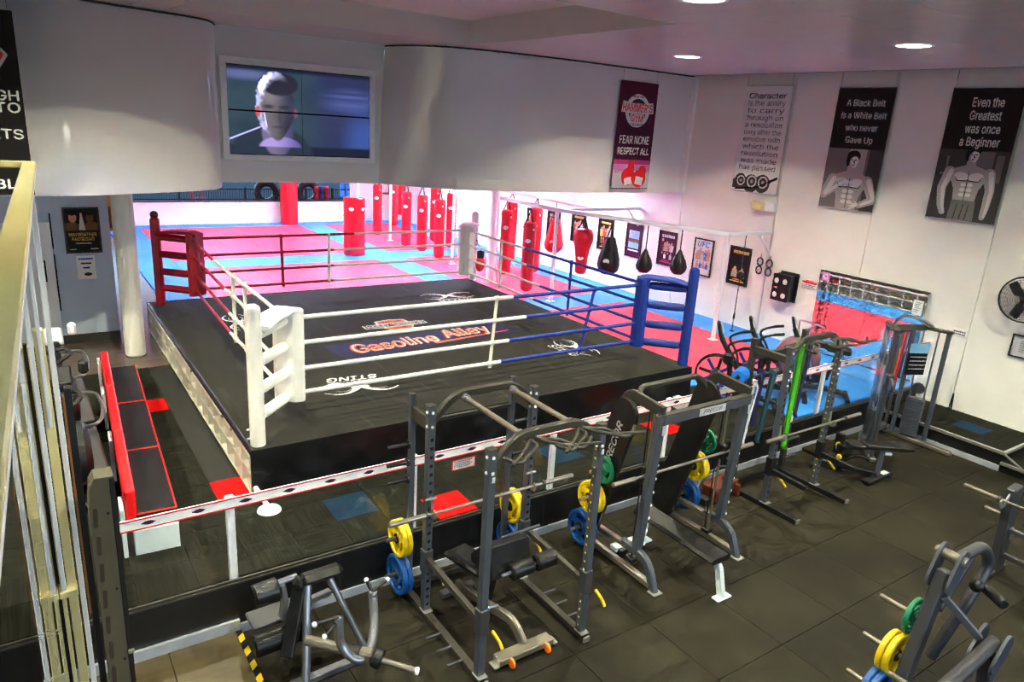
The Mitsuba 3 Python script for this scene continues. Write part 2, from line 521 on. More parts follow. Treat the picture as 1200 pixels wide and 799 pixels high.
# ---------------------------------------------------------------- walls
wr = struct('wall_right', 'white painted panel wall with the banners, posters and mirror')
_seams = [-10.5, -5.4, -2.9, -0.6, 1.6, 3.76, 6.5, 9.2, 11.8, 14.5, 17.5, 20.2, 23.5]
for a, b in zip(_seams, _seams[1:]):
    g = 0.006
    m = np.array([[WA + WB * (a + g), a + g, 0], [WA + WB * (b - g), b - g, 0]])
    quad = [m[0], m[1], m[1] + [0.2, 0, 0], m[0] + [0.2, 0, 0]]
    v = np.array([p for p in quad] + [p + [0, 0, H_CEIL + 0.5] for p in quad])
    f = np.array([[0, 1, 5], [0, 5, 4], [1, 2, 6], [1, 6, 5], [2, 3, 7], [2, 7, 6], [3, 0, 4], [3, 4, 7], [4, 5, 6], [4, 6, 7], [0, 3, 2], [0, 2, 1]])
    part(wr, 'wall_panel', (v, f), 'wall_paint')
part(wr, 'joint_backing', join(bar(wallp(-10.4, 3.3, -0.13), wallp(23.6, 3.3, -0.13), 0.2, 6.7, 0)), 'plaster')

wb = struct('wall_back', 'low white wall under the far window band')
part(wb, 'low_wall', box2((-4, 22.4, 0), (14.6, 22.6, 1.42)), 'wall_paint')
part(wb, 'sill', box2((-4, 22.36, 1.42), (11.7, 22.62, 1.46), 0.005), 'black_plastic')
part(wb, 'lintel', box2((-4, 22.4, 3.0), (14.6, 22.6, 3.6)), 'wall_paint')
part(wb, 'pier', box2((11.7, 22.4, 1.42), (14.6, 22.6, 3.0)), 'wall_paint')

wd = struct('wall_door', 'pale grey wall of the side room at the far end of the aisle')
part(wd, 'wall_sheet', box2((-4, 8.45, H_UP), (1.32, 8.6, H_SLAB)), 'wall_grey')
part(wd, 'baseboard', box2((-4, 8.43, H_UP), (1.325, 8.45, H_UP + 0.16), 0.003), 'steel_olive')
dr1 = struct('door_1', 'pale door with black hinge strips and a dark pull handle')
part(dr1, 'door_leaf', box2((-0.35, 8.395, H_UP + 0.01), (0.42, 8.44, 2.75), 0.004), 'white_paint')
part(dr1, 'hinge_strip', box2((0.425, 8.4, 1.2), (0.445, 8.43, 2.2), 0.002), 'dark_hole')
part(dr1, 'hinge_strip', box2((0.425, 8.4, 2.3), (0.445, 8.43, 2.9), 0.002), 'dark_hole')
part(dr1, 'door_handle', tube(fil([(0.28, 8.39, 1.75), (0.28, 8.34, 1.75), (0.28, 8.34, 2.1), (0.28, 8.39, 2.1)], 0.02), 0.012, 8), 'dark_hole')

wl = struct('wall_left', 'plain side walls beyond the left aisle')
part(wl, 'wall_sheet', box2((-4.2, -10.5, 0), (-4, 24, 6.7)), 'wall_paint')
wn = struct('wall_near', 'street front wall behind the viewer with tall windows')
part(wn, 'wall_sheet', box2((-4, -10.6, 0), (13.9, -10.4, 0.7)), 'wall_paint')
part(wn, 'wall_sheet', box2((-4, -10.6, 5.4), (13.9, -10.4, 6.7)), 'wall_paint')
_wx = [-3.4 + 2.85 * i for i in range(7)]
for a, b in zip([-4.0] + [x + 2.6 for x in _wx[:-1]], _wx[:-1] + [13.9]):
    part(wn, 'wall_sheet', box2((a, -10.6, 0.7), (b, -10.4, 5.4)), 'wall_paint')
for i, a in enumerate(_wx[:-1]):
    w = struct('window_%d' % (i + 1), 'tall street window with dark frame')
    part(w, 'frame', join(box2((a, -10.54, 0.7), (a + 0.06, -10.46, 5.4)), box2((a + 2.54, -10.54, 0.7), (a + 2.6, -10.46, 5.4)), box2((a, -10.54, 3.2), (a + 2.6, -10.46, 3.27)),
                            box2((a + 1.27, -10.54, 0.7), (a + 1.33, -10.46, 5.4))), 'steel_dark')
    part(w, 'pane', (np.array([[a + .06, -10.5, .7], [a + 2.54, -10.5, .7], [a + 2.54, -10.5, 5.4], [a + .06, -10.5, 5.4]]), np.array([[0, 1, 2], [0, 2, 3]])), 'pane_glass')

# ---------------------------------------------------------------- ceiling with its coffer, the upper storey and its glossy curved front
ce = struct('ceiling', 'pinkish grey glossy metal tile ceiling with a white coffer')
RX0, RX1, RY0, RY1 = 2.3, 7.4, 1.13, 6.45
for x0, x1, y0, y1 in ((-4, RX0 - 0.03, -10.5, 9.5), (RX1 + 0.03, 14.2, -10.5, 9.5), (RX0 - 0.03, RX1 + 0.03, -10.5, RY0 - 0.03), (RX0 - 0.03, RX1 + 0.03, RY1 + 0.03, 9.5)):
    part(ce, 'slab', box2((x0, y0, H_CEIL + 0.02), (x1, y1, H_CEIL + 0.1)), 'joint_dark')
for i in range(-3, 27):
    for j in range(-4, 9):
        x0, y0 = RX0 + 0.51 * i, RY0 + 0.95 * j - 1.08 + 0.95
        x1, y1 = x0 + 0.51, y0 + 0.95
        if x1 > 13.8 or y1 > 9.4:
            continue
        if x1 > RX0 + 0.02 and x0 < RX1 - 0.02 and y1 > RY0 + 0.05 and y0 < RY1 - 0.05:
            if y0 < RY0 - 0.1: y1 = RY0 - 0.004
            elif y1 > RY1 + 0.1: y0 = RY1 + 0.004
            else: continue
        g = 0.005
        part(ce, 'ceiling_tile', box2((x0 + g, y0 + g, H_CEIL), (x1 - g, y1 - g, H_CEIL + 0.025), 0.003), 'ceiling_tile')
part(ce, 'coffer_top', box2((RX0, RY0, H_CEIL + 0.43), (RX1, RY1, H_CEIL + 0.5)), 'plaster')
for a, b in (((RX0 - 0.03, RY0, H_CEIL), (RX0, RY1, H_CEIL + 0.5)), ((RX1, RY0, H_CEIL), (RX1 + 0.03, RY1, H_CEIL + 0.5)), ((RX0, RY0 - 0.03, H_CEIL), (RX1, RY0, H_CEIL + 0.5)), ((RX0, RY1, H_CEIL), (RX1, RY1 + 0.03, H_CEIL + 0.5))):
    part(ce, 'coffer_side', box2(a, b), 'plaster')

up_ = struct('ceiling_upper', 'white underside of the upper storey over the back hall')
part(up_, 'slab', extr(sg.Polygon([(-4, 6.0), (1.0, 6.45), (2.6, 7.05), (3.2, 8.32), (6.42, 8.32), (6.8, 7.85), (7.6, 7.1), (8.8, 6.74), (11, 6.55), (13.8, 6.65), (14.4, 22.5), (-4, 22.5)]), 0.2), 'wall_paint')
_k = [k for k in scene if k.startswith('ceiling_upper__slab')][0]
scene[_k]['to_world'] = T().translate([0, 0, H_SLAB])

fa = struct('wall_fascia', 'glossy white curved cladding on both sides of the video wall')


def ribbon(bottom, top, z0, z1, th=0.04, rows=2):
    b, t = np.asarray(bottom, float), np.asarray(top, float)
    n = len(b)
    d = np.gradient(b, axis=0); nm = np.c_[-d[:, 1], d[:, 0]]; nm /= np.linalg.norm(nm, axis=1)[:, None]
    rows_ = []
    for off in (0, th):
        for k in range(rows + 1):
            q = b + (t - b) * k / rows + nm * off
            rows_.append(np.c_[q, np.full(n, z0 + (z1 - z0) * k / rows)])
    v = np.vstack(rows_)
    f = []
    R = rows + 1
    for s in (0, 1):
        for k in range(rows):
            for i in range(n - 1):
                a = (s * R + k) * n + i
                q = [[a, a + 1, a + n + 1], [a, a + n + 1, a + n]]
                f += q if s == 0 else [x[::-1] for x in q]
    for k, fl_ in ((0, 1), (rows, 0)):
        for i in range(n - 1):
            a, c = k * n + i, (R + k) * n + i
            q = [[a, c + 1, a + 1], [a, c, c + 1]]
            f += q if fl_ else [x[::-1] for x in q]
    return v, np.array(f)


def smooth_curve(pts, n=40):
    pts = np.asarray(pts, float)
    s = np.r_[0, np.cumsum(np.linalg.norm(np.diff(pts, axis=0), axis=1))]
    from scipy.interpolate import PchipInterpolator
    u = np.linspace(0, s[-1], n)
    return np.c_[PchipInterpolator(s, pts[:, 0])(u), PchipInterpolator(s, pts[:, 1])(u)]


_lb = smooth_curve([(-1.5, 5.7), (0.2, 5.95), (0.83, 6.02), (1.41, 6.25), (2.04, 6.5), (2.5, 6.72), (2.85, 7.0), (3.05, 7.5), (3.2, 8.3)])
_lt = smooth_curve([(-1.5, 6.7), (0.3, 6.9), (1.0, 7.0), (1.6, 7.2), (2.2, 7.35), (2.7, 7.5), (2.98, 7.7), (3.14, 8.0), (3.24, 8.3)])
_rb = smooth_curve([(6.4, 8.32), (6.53, 8.1), (6.86, 7.75), (7.4, 7.25), (8.2, 6.95), (8.9, 6.78), (9.9, 6.64), (11.0, 6.56), (12.2, 6.56), (13.76, 6.6)])
_rt = smooth_curve([(6.5, 8.3), (6.6, 7.9), (6.85, 7.4), (7.35, 6.95), (8.2, 6.7), (8.9, 6.58), (9.9, 6.52), (11.0, 6.5), (12.2, 6.52), (13.76, 6.58)])
part(fa, 'curved_panel', ribbon(_lb, _lt, H_SLAB - 0.02, H_CEIL), 'fascia_gloss', 50)
part(fa, 'curved_panel', ribbon(_rb, _rt, H_SLAB - 0.02, H_CEIL), 'fascia_gloss', 50)
part(fa, 'niche_wall', box2((3.1, 8.32, H_SLAB - 0.02), (6.5, 8.5, H_CEIL)), 'fascia_gloss')
for c, z in ((_lt, H_CEIL), (_rt, H_CEIL)):
    p3 = [np.array([x, y - 0.03, z - 0.015]) for x, y in c]
    part(fa, 'shadow_trim', sweep(p3, rect(0.03, 0.03, 0.004)), 'steel_dark')
part(fa, 'end_post', box2((13.66, 6.45, H_SLAB), (13.77, 6.7, H_CEIL), 0.005), 'white_paint')

# columns
for x, y, nm in ((1.43, 7.35, 'white column at the end of the left aisle'), (10.72, 10.4, 'white column behind the far ring corner'), (8.75, 22.0, 'column at the far window'), (8.7, 15.3, 'column in the middle of the mats')):
    c = struct('column', nm)
    part(c, 'shaft', cyl((x, y, H_UP), (x, y, H_SLAB), 0.165 if y < 8 else 0.14, 32), 'wall_paint', 40)
    if y < 8:
        for k in range(26):
            part(c, 'ring_joint', lathe([(0.166, -0.003), (0.168, 0), (0.166, 0.003)], (x, y, H_UP + 0.11 * (k + 1)), n=32), 'wall_paint', True)
for x, y, h, r, lab in ((8.75, 22.0, 2.6, 0.33, 'tall red pad wrapped around the column by the far window'), (8.7, 15.3, 1.78, 0.33, 'short red pad wrapped around the column between the mats')):
    t = thing('column_pad', lab, 'pad')
    part(t, 'pad', lathe([(0.15, 0), (r - 0.02, 0), (r, 0.02), (r, h - 0.02), (r - 0.02, h), (0.15, h)], (x, y, H_UP + 0.03), n=36), 'red_vinyl', 40)
    for a in (-128, -60):
        d = np.array([math.cos(math.radians(a)), math.sin(math.radians(a)), 0])
        o = np.array([x, y, H_UP + h - 0.3]) + d * (r + 0.004)
        part(t, 'emblem', place(extr(ell(0, 0, 0.085, 0.06), 0.004), o, np.cross(UP, d), UP), 'print_white', label='white oval emblem')

# the mezzanine on which the viewer stands
mz = struct('floor_mezzanine', 'edge of the mezzanine floor beside the viewer')
part(mz, 'slab', box2((-4, -10.4, 2.95), (-0.55, 1.9, 3.15)), 'black_board')

# outside the far window
og = struct('ground', 'blue grey court outside the far window')
part(og, 'court', box2((-8, 22.7, 0.9), (26, 60, 1.2)), 'court_ground')
part(og, 'grass', box2((-8, 33, 1.2), (26, 60, 1.26)), 'court_green')
part(og, 'far_wall', box2((-8, 50, 1.2), (26, 50.4, 3.2)), 'wall_paint')

# ---------------------------------------------------------------- boxing ring
RA, RB, RC, RD = 1.84, 9.0, 1.48, 8.72          # x0, x1, y0, y1 of the platform
rg = thing('boxing_ring', 'raised boxing ring with black canvas and red, white and blue corners', 'boxing ring')
part(rg, 'platform', box2((RA + 0.4, RC + 0.05, H_UP), (RB - 0.4, RD, H_RING - 0.03)), 'black_board')
part(rg, 'canvas', box2((RA + 0.02, RC, H_RING - 0.03), (RB - 0.02, RD, H_RING), 0.012), 'ring_canvas')
part(rg, 'edge_pad', tube([(RA + 0.03, RC, H_RING - 0.03), (RA + 0.03, RD, H_RING - 0.03)], 0.035, 10), 'black_vinyl', True)


def skirt(p, q, h, amp, seed, n=220, m=14):
    """hanging cloth from p to q with soft vertical folds"""
    p, q = np.asarray(p, float), np.asarray(q, float)
    d = unit(q - p); nrm = np.array([d[1], -d[0], 0])
    u = np.linspace(0, 1, n); w = np.linspace(0, 1, m)
    L = np.linalg.norm(q - p)
    pts = np.zeros((m, n, 3))
    for i, t in enumerate(w):
        nz = meshkit.fbm(np.c_[u * L * 1.7 + t * 0.6, np.full(n, t * 1.2), np.full(n, 3.0)], 3, seed) - 0.5
        fine = meshkit.noise(np.c_[u * L * 6 - t * 2.5, np.full(n, t * 1.5), np.full(n, 9.0)], seed + 5) - 0.5
        off = 0.01 + amp * (0.25 + t) * (1.6 * nz + 0.45 * fine) + 0.02 * t
        pts[i] = p + np.outer(u * L, d) - [0, 0, t * h] + np.outer(np.maximum(off, 0.004), nrm)
    v = pts.reshape(-1, 3)
    a = (np.arange(m - 1)[:, None] * n + np.arange(n - 1)[None]).ravel()
    f = np.vstack([np.c_[a, a + n, a + 1], np.c_[a + 1, a + n, a + n + 1]])
    return v, f


part(rg, 'front_skirt', skirt((RA, RC, H_RING), (RB, RC, H_RING), H_RING - H_UP - 0.01, 0.05, 3), 'black_vinyl', True)
part(rg, 'rear_skirt', skirt((RB, RD + 0.02, H_RING), (RA, RD + 0.02, H_RING), H_RING - H_UP - 0.01, 0.02, 8, 80, 6), 'black_vinyl', True)
for side, xa, xb in ((0, RA, RA + 0.36), (1, RB - 0.36, RB)):
    cs = part(rg, 'cubby_shelf', box2((xb - 0.02, RC + 0.05, H_UP + 0.02), (xb, RD - 0.05, H_RING - 0.07)) if side == 0 else box2((xa, RC + 0.05, H_UP + 0.02), (xa + 0.02, RD - 0.05, H_RING - 0.07)), 'shelf_white')
    for z, h in ((H_UP + 0.02, 0.03), (H_UP + 0.28, 0.02), (H_RING - 0.09, 0.05)):
        part(cs, 'board', box2((xa, RC + 0.03, z), (xb, RD - 0.03, z + h)), 'shelf_white')
    for k in range(21):
        y = RC + 0.04 + k * (RD - RC - 0.1) / 20
        part(cs, 'divider', box2((xa + 0.004, y, H_UP + 0.03), (xb, y + 0.02, H_RING - 0.06)), 'shelf_white')
    if side == 0:
        for y in (2.28, 2.72, 4.6):
            part(cs, 'latch', box2((xa - 0.012, y, H_RING - 0.075), (xa, y + 0.05, H_RING - 0.05), 0.004), 'dark_hole')

CORN = {'white': ((1.97, 1.62), (1, 1), 'ring_white'), 'blue': ((8.92, 1.62), (-1, 1), 'ring_blue'), 'far': ((9.02, 8.6), (-1, -1), 'ring_white'), 'red': ((2.06, 8.52), (1, -1), 'ring_red')}
ROPE_Z = (1.49, 1.80, 2.13, 2.45)
INS = 0.53
tip = {}
for k, ((px, py), (sx, sy), m) in CORN.items():
    d = unit([sx, sy, 0])
    cp = part(rg, 'corner_post', lathe([(0, 0), (0.085, 0), (0.085, 1.58), (0.075, 1.62), (0.045, 1.645), (0, 1.65)], (px, py, H_RING + 0.0), n=28), m, 40, label={'white': 'white corner post nearest the glass', 'blue': 'blue corner post', 'far': 'white corner post at the far corner', 'red': 'red corner post'}[k])
    q = np.array([px + sx * INS, py + sy * INS, 0])
    tip[k] = q
    side = np.cross(UP, d)
    # upright pad: a curved thick cushion with its broad face to the ring
    prof = sg.Polygon([(-0.17, 0.0), (-0.17, 0.05), (-0.1, 0.13), (0.1, 0.13), (0.17, 0.05), (0.17, 0.0), (0.1, -0.05), (-0.1, -0.05)]).buffer(0.02, 4)
    v, f = extr(prof, 1.14)
    v = np.c_[v[:, 0][:, None] * side + v[:, 1][:, None] * d, ] + np.outer(v[:, 2], UP) + q + [0, 0, H_RING + 0.27]
    part(cp, 'corner_pad', (v, f), m, 40)
    part(cp, 'pad_seam', bar(q + d * 0.153 + [0, 0, H_RING + 0.3], q + d * 0.153 + [0, 0, H_RING + 1.38], 0.006), m)
    # hood over the top turnbuckle
    hood = [np.array([px, py, H_RING + 1.36]) + d * 0.09, np.array([px, py, H_RING + 1.41]) + d * 0.3, q + [0, 0, H_RING + 1.425], q + d * 0.13 + [0, 0, H_RING + 1.38]]
    part(cp, 'hood', sweep(fil(hood, 0.15), rect(0.3, 0.055, 0.02)), m, 40)
    for z in ROPE_Z:
        a, b = np.array([px, py, z - 0.01]) + d * 0.085, q + [0, 0, z - 0.01] - d * 0.06
        part(cp, 'turnbuckle_cover', lathe([(0.03, 0), (0.062, 0.012), (0.066, 0.1), (0.066, np.linalg.norm(b - a) - 0.12), (0.058, np.linalg.norm(b - a) - 0.02), (0.03, np.linalg.norm(b - a))], a, b - a, 18), m, 40)
        for w in (1, -1):
            e = np.array([0.05 * sx if w > 0 else 0, 0.05 * sy if w < 0 else 0, 0])
            part(cp, 'hook', cyl(q + [0, 0, z] + e * 0.6, q + [0, 0, z] + e * 3.0, 0.017, 8), 'steel_dark', True)
    for z in (0.09, 0.2):
        part(cp, 'collar_pin', cyl(np.array([px - 0.08 * sx, py, H_RING + z]), np.array([px - 0.12 * sx, py, H_RING + z]), 0.012, 8), 'white_paint')
part(rg, 'finial', ball((2.06, 8.52, H_RING + 1.69), 0.07, 14), 'wood_brown', True)


def rope(p, q, m, r=0.024, sag=0.03):
    p, q = np.asarray(p, float), np.asarray(q, float)
    t = np.linspace(0, 1, 9)
    pts = [p + (q - p) * a for a in t]
    return part(rg, 'rope', tube(pts, r, 10), m, True)


fr, rr = tip['white'], tip['blue']
br, bl = tip['far'], tip['red']
for i, z in enumerate(ROPE_Z):
    Z = np.array([0, 0, z])
    xs = (5.75, 6.0, 5.72, 5.6)[::-1][i]
    y = fr[1]
    rope(np.array([fr[0] + .05, y, z]), (xs, y, z), 'ring_white', 0.028)
    rope((xs, y, z), (rr[0] - .05, y, z), 'ring_blue', 0.028)
    xm = (5.3, 5.3, 5.3, 5.75)[i]
    yb = br[1]
    rope((bl[0] + .05, yb, z), (xm, yb, z), 'ring_red', 0.024)
    rope((xm, yb, z), (br[0] - .05, yb, z), 'rope_cream', 0.024)
    ym = (5.0, 5.0, 5.2, 5.9)[i]
    rope((fr[0], fr[1] + .05, z), (fr[0], ym, z), 'rope_cream', 0.026)
    rope((fr[0], ym, z), (bl[0], bl[1] - .05, z), 'ring_red', 0.024)
    yn = (5.2, 5.0, 5.5, 5.6)[i]
    rope((rr[0], rr[1] + .05, z), (rr[0], yn, z), 'ring_blue', 0.024)
    rope((rr[0], yn, z), (br[0], br[1] - .05, z), 'rope_cream', 0.024)


def spacer(x, y, m, lean=(0, 0)):
    pts = [(x + lean[0] * (z - 1.49), y + lean[1] * (z - 1.49), z) for z in (1.42, 1.62, 1.8, 1.97, 2.13, 2.3, 2.49)]
    s = part(rg, 'rope_spacer', sweep(pts, rect(0.05, 0.022, 0.006)), m, 40)
    for z in ROPE_Z:
        part(s, 'tie', lathe([(0.03, -0.03), (0.04, -0.02), (0.04, 0.02), (0.03, 0.03)], (x + lean[0] * (z - 1.49), y + lean[1] * (z - 1.49), z), (1, 0, 0) if y in (fr[1], br[1]) else (0, 1, 0), 10), m, True)


spacer(5.42, fr[1], 'rope_cream', (0.06, 0)); spacer(7.1, fr[1], 'ring_blue', (0.2, 0))
spacer(4.25, br[1], 'ring_red', (-0.02, 0)); spacer(5.2, br[1], 'rope_cream')
spacer(fr[0], 4.7, 'rope_cream'); spacer(fr[0], 4.05, 'rope_cream')
spacer(rr[0], 4.1, 'ring_blue'); spacer(rr[0], 6.45, 'rope_cream')

# printing on the canvas
CX, CY, CO = np.array([1.0, 0, 0]), np.array([0, 1.0, 0]), np.array([0, 0, H_RING])


def cprint(name, shape_or_mesh, m, o=CO, xa=CX, ya=CY, layer=1, label=None):
    mesh = extr(shape_or_mesh, 0.0008) if hasattr(shape_or_mesh, 'geom_type') else shape_or_mesh
    return part(rg, name, place(mesh, o, xa, ya, 0.0006 + 0.0009 * layer), m, label=label)


bx = unit([1, 0.07, 0]); by = np.cross(UP, bx)
bo = np.array([3.95, 4.08, H_RING])
cprint('banner_print', sg.Polygon([(0.0, 0.12), (0.25, 0.0), (3.55, 0.0), (3.45, 0.72), (0.0, 0.78)]), 'print_navy', bo, bx, by, 0)
for dx, m, ly, ex in ((0.0, 'print_orange', 1, 0.0), (0.0, 'print_paper', 2, 0.03)):
    for s, x0, w in (('Gasoline', 0.3, 1.62), ('Alley', 2.08, 1.02)):
        cprint('lettering', text(s, 0.44 - ex, w - ex, True, 0.12, x0=x0 + ex / 2 + (0.02 if ex else 0), y=0.15 + (0.11 if s == 'Alley' else 0.02) + ex / 2), m, bo, bx, by, ly)
    for s, x0, w in (('Gasoline', 0.3, 1.62), ('Alley', 2.08, 1.02)):
        if ex:
            cprint('lettering', text(s, 0.37, w - 0.1, False, 0.12, x0=x0 + 0.06, y=0.15 + (0.11 if s == 'Alley' else 0.02) + 0.035), 'print_orange', bo, bx, by, 3)
cprint('underline', sg.Polygon([(1.75, 0.06), (3.4, 0.16), (3.4, 0.2), (1.75, 0.14)]), 'print_orange', bo, bx, by, 1)
so = np.array([5.55, 5.6, H_RING])
cprint('shield_print', sg.Polygon([(-0.62, -0.1), (-0.62, 0.1), (-0.32, 0.12), (-0.3, 0.3), (0.0, 0.36), (0.3, 0.3), (0.32, 0.12), (0.62, 0.1), (0.62, -0.1), (0.32, -0.12), (0.2, -0.34), (0, -0.4), (-0.2, -0.34), (-0.32, -0.12)]), 'print_paper', so, layer=0)
cprint('shield_print', sg.Polygon([(-0.28, 0.13), (-0.26, 0.27), (0, 0.33), (0.26, 0.27), (0.28, 0.13)]), 'print_orange', so, layer=1)
cprint('shield_print', sg.Polygon([(-0.28, -0.13), (-0.18, -0.31), (0, -0.36), (0.18, -0.31), (0.28, -0.13)]), 'print_orange', so, layer=1)
cprint('shield_print', sg.box(-0.59, -0.08, 0.59, 0.085), 'print_black', so, layer=1)
cprint('lettering', text('HARLEY-DAVIDSON', 0.12, 1.1, cx=0, y=-0.06), 'print_paper', so, layer=2)
cprint('lettering', text('MOTOR', 0.1, 0.42, cx=0, y=0.16), 'print_black', so, layer=2)
cprint('lettering', text('CYCLES', 0.1, 0.3, cx=0, y=-0.25), 'print_black', so, layer=2)


def scorpion():
    """open figure eight of four curved legs with finer inner curls"""
    out = []
    t = np.linspace(0, 1, 18)
    for s in (1, -1):
        for w in (1, -1):
            out.append(limb(list(zip(s * (0.03 + 0.62 * t), w * (0.02 + 0.24 * np.sin(t * math.pi * 0.86) ** 0.8))), 0.042, 0.01))
            out.append(limb(list(zip(s * (0.1 + 0.36 * t), w * (0.05 + 0.1 * np.sin(t * math.pi * 0.8)))), 0.016, 0.006))
        out.append(limb([(0, 0), (s * 0.14, 0)], 0.045, 0.03))
    return unary_union(out)


_sc = extr(scorpion(), 0.0008)
for (cx, cy), yd, sc in (((3.72, 2.86), (-0.12, -1, 0), 0.8), ((7.85, 3.12), (1, 0.1, 0), 0.72), ((7.6, 7.3), (0.08, 1, 0), 0.9), ((3.05, 6.75), (-1, 0, 0), 0.8)):
    ya = unit(yd); xa = np.cross(ya, UP)
    o = np.array([cx, cy, H_RING])
    v, f = _sc
    cprint('emblem', (v * [sc, sc, 1], f), 'print_white', o, xa, ya)
    cprint('lettering', text('STING', 0.2 * sc, 0.92 * sc, True, 0.25, cx=0, y=-0.56 * sc), 'print_white', o, xa, ya)
    cprint('emblem', sg.box(-0.44 * sc, -0.31 * sc, 0.5 * sc, -0.295 * sc), 'print_white', o, xa, ya)

# glove hanging at the far corner, items in the cubbies that the mirror shows
gl = thing('boxing_glove', 'red boxing glove with black cuff hanging behind the far white corner pad', 'boxing glove')
part(gl, 'glove', ball((9.0, 8.25, 1.6), 0.15, 16, (0.8, 0.75, 1.25)), 'glove_red', True)
part(gl, 'thumb', ball((8.9, 8.2, 1.66), 0.06, 10, (0.9, 0.9, 1.5)), 'glove_red', True)
part(gl, 'cuff', lathe([(0.05, 0), (0.085, 0.02), (0.09, 0.16), (0.05, 0.17)], (9.0, 8.25, 1.74), n=16), 'black_vinyl', True)
part(gl, 'lace', cyl((9.0, 8.25, 1.9), (9.02, 8.5, 2.15), 0.008, 6), 'dark_hole')
i = 0
for y, n_, m in ((5.1, 3, 'glove_pink'), (4.75, 3, 'glove_red')):
    for k in range(n_):
        g = thing('soft_ball', ('first', 'second', 'third')[k] + ' of three ' + ('pink' if m == 'glove_pink' else 'red') + ' balls in a ring cubby seen in the mirror', 'ball', 'balls in the ring cubbies')
        solo(g, ball((RB - 0.1, y + 0.1 * k, H_UP + 0.30 + 0.055), 0.055, 12), m, True)

# ---------------------------------------------------------------- gym equipment on the sunken floor
PL_HOLE = {}


def plate_mesh(R, w):
    """grip plate: rim, dished web with three slots, raised hub; axis along z, centred"""
    if (R, w) in PL_HOLE:
        return PL_HOLE[(R, w)]
    h = w / 2
    rim = lathe([(R * 0.80, h * 0.55), (R * 0.83, h), (R - 0.008, h), (R, h - 0.008), (R, -h + 0.008), (R - 0.008, -h), (R * 0.83, -h), (R * 0.80, -h * 0.55)], n=36)
    web = sg.Point(0, 0).buffer(R * 0.82, 16).difference(sg.Point(0, 0).buffer(0.028, 10))
    for a in (90, 210, 330):
        arc = [(R * 0.58 * math.cos(math.radians(a + t)), R * 0.58 * math.sin(math.radians(a + t))) for t in (-26, -13, 0, 13, 26)]
        web = web.difference(limb(arc, R * 0.12, R * 0.12))
    wv, wf = extr(web, h * 1.1)
    wv = wv - [0, 0, h * 0.55]
    hub = lathe([(0.028, h), (0.05, h), (0.058, h * 0.6), (0.058, -h * 0.6), (0.05, -h), (0.028, -h)], n=24)
    PL_HOLE[(R, w)] = (shared(rim, 40), shared((wv, wf)), shared(hub, 40))
    return PL_HOLE[(R, w)]


PCOL = {'yellow': (0.195, 0.05), 'blue': (0.215, 0.055), 'green': (0.165, 0.045)}


def plate(color, c, axis, label, group=None):
    R, w = PCOL[color]
    rim, web, hub = plate_mesh(R, w)
    x, y, z = frame_of(axis)
    M = np.eye(4); M[:3, :3] = np.array([x, y, z]).T; M[:3, 3] = c
    t = thing('weight_plate', label, 'weight plate', group)
    part(t, 'rim', rim, 'plate_' + color, M=M)
    part(t, 'web', web, 'plate_' + color, M=M)
    part(t, 'hub', hub, 'black_plastic' if color != 'green' else 'plate_green', M=M)
    return t


def sqtube(parent, name, p, q, w=0.075, m='steel_grey', h=None, b=0.006):
    return part(parent, name, bar(p, q, w, h, b), m)


def holes(parent, x0, y0, zs, dirn, w=0.076, s=0.032, m='dark_hole'):
    """row of adjustment holes as one dark strip of small recessed squares on the upright's face"""
    d = np.asarray(dirn, float)
    sd = np.array([abs(d[1]), abs(d[0]), 0])
    ms = []
    for z in zs:
        c = np.array([x0, y0, z]) + d * (w / 2)
        ms.append(cbox(c, np.abs(d) * 0.002 + sd * s + np.array([0, 0, s])))
    part(parent, 'hole_strip', join(ms), m)
    labels[_last(parent, 'hole_strip')] = {'label': 'row of square adjustment holes', 'kind': 'stuff'}


def _last(parent, name):
    n = _count[f'{parent}__{name}'] - 1
    return f'{parent}__{name}' if n == 0 else f'{parent}__{name}_{n:03d}'


def bolt(parent, p, d, r=0.017, m='white_paint'):
    part(parent, 'bolt', lathe([(0, 0.012), (r * 0.7, 0.01), (r, 0.003), (r, -0.004)], p, d, 8), m, True)


def multi_grip(parent, p, s):
    """bent pull-up grip fixed to the front cross bar at p"""
    p = np.asarray(p, float)
    for a in (0, 1):
        q = [p + [0.0, 0, 0], p + [s * (0.03 + 0.12 * a), -0.16, 0.02], p + [s * (0.3 - 0.06 * a), -0.30 + 0.1 * a, -0.03], p + [s * 0.42, -0.22 - 0.14 * a, 0.02]]
        part(parent, 'grip_handle', tube(fil(q, 0.06), 0.017, 8), 'steel_olive', True)


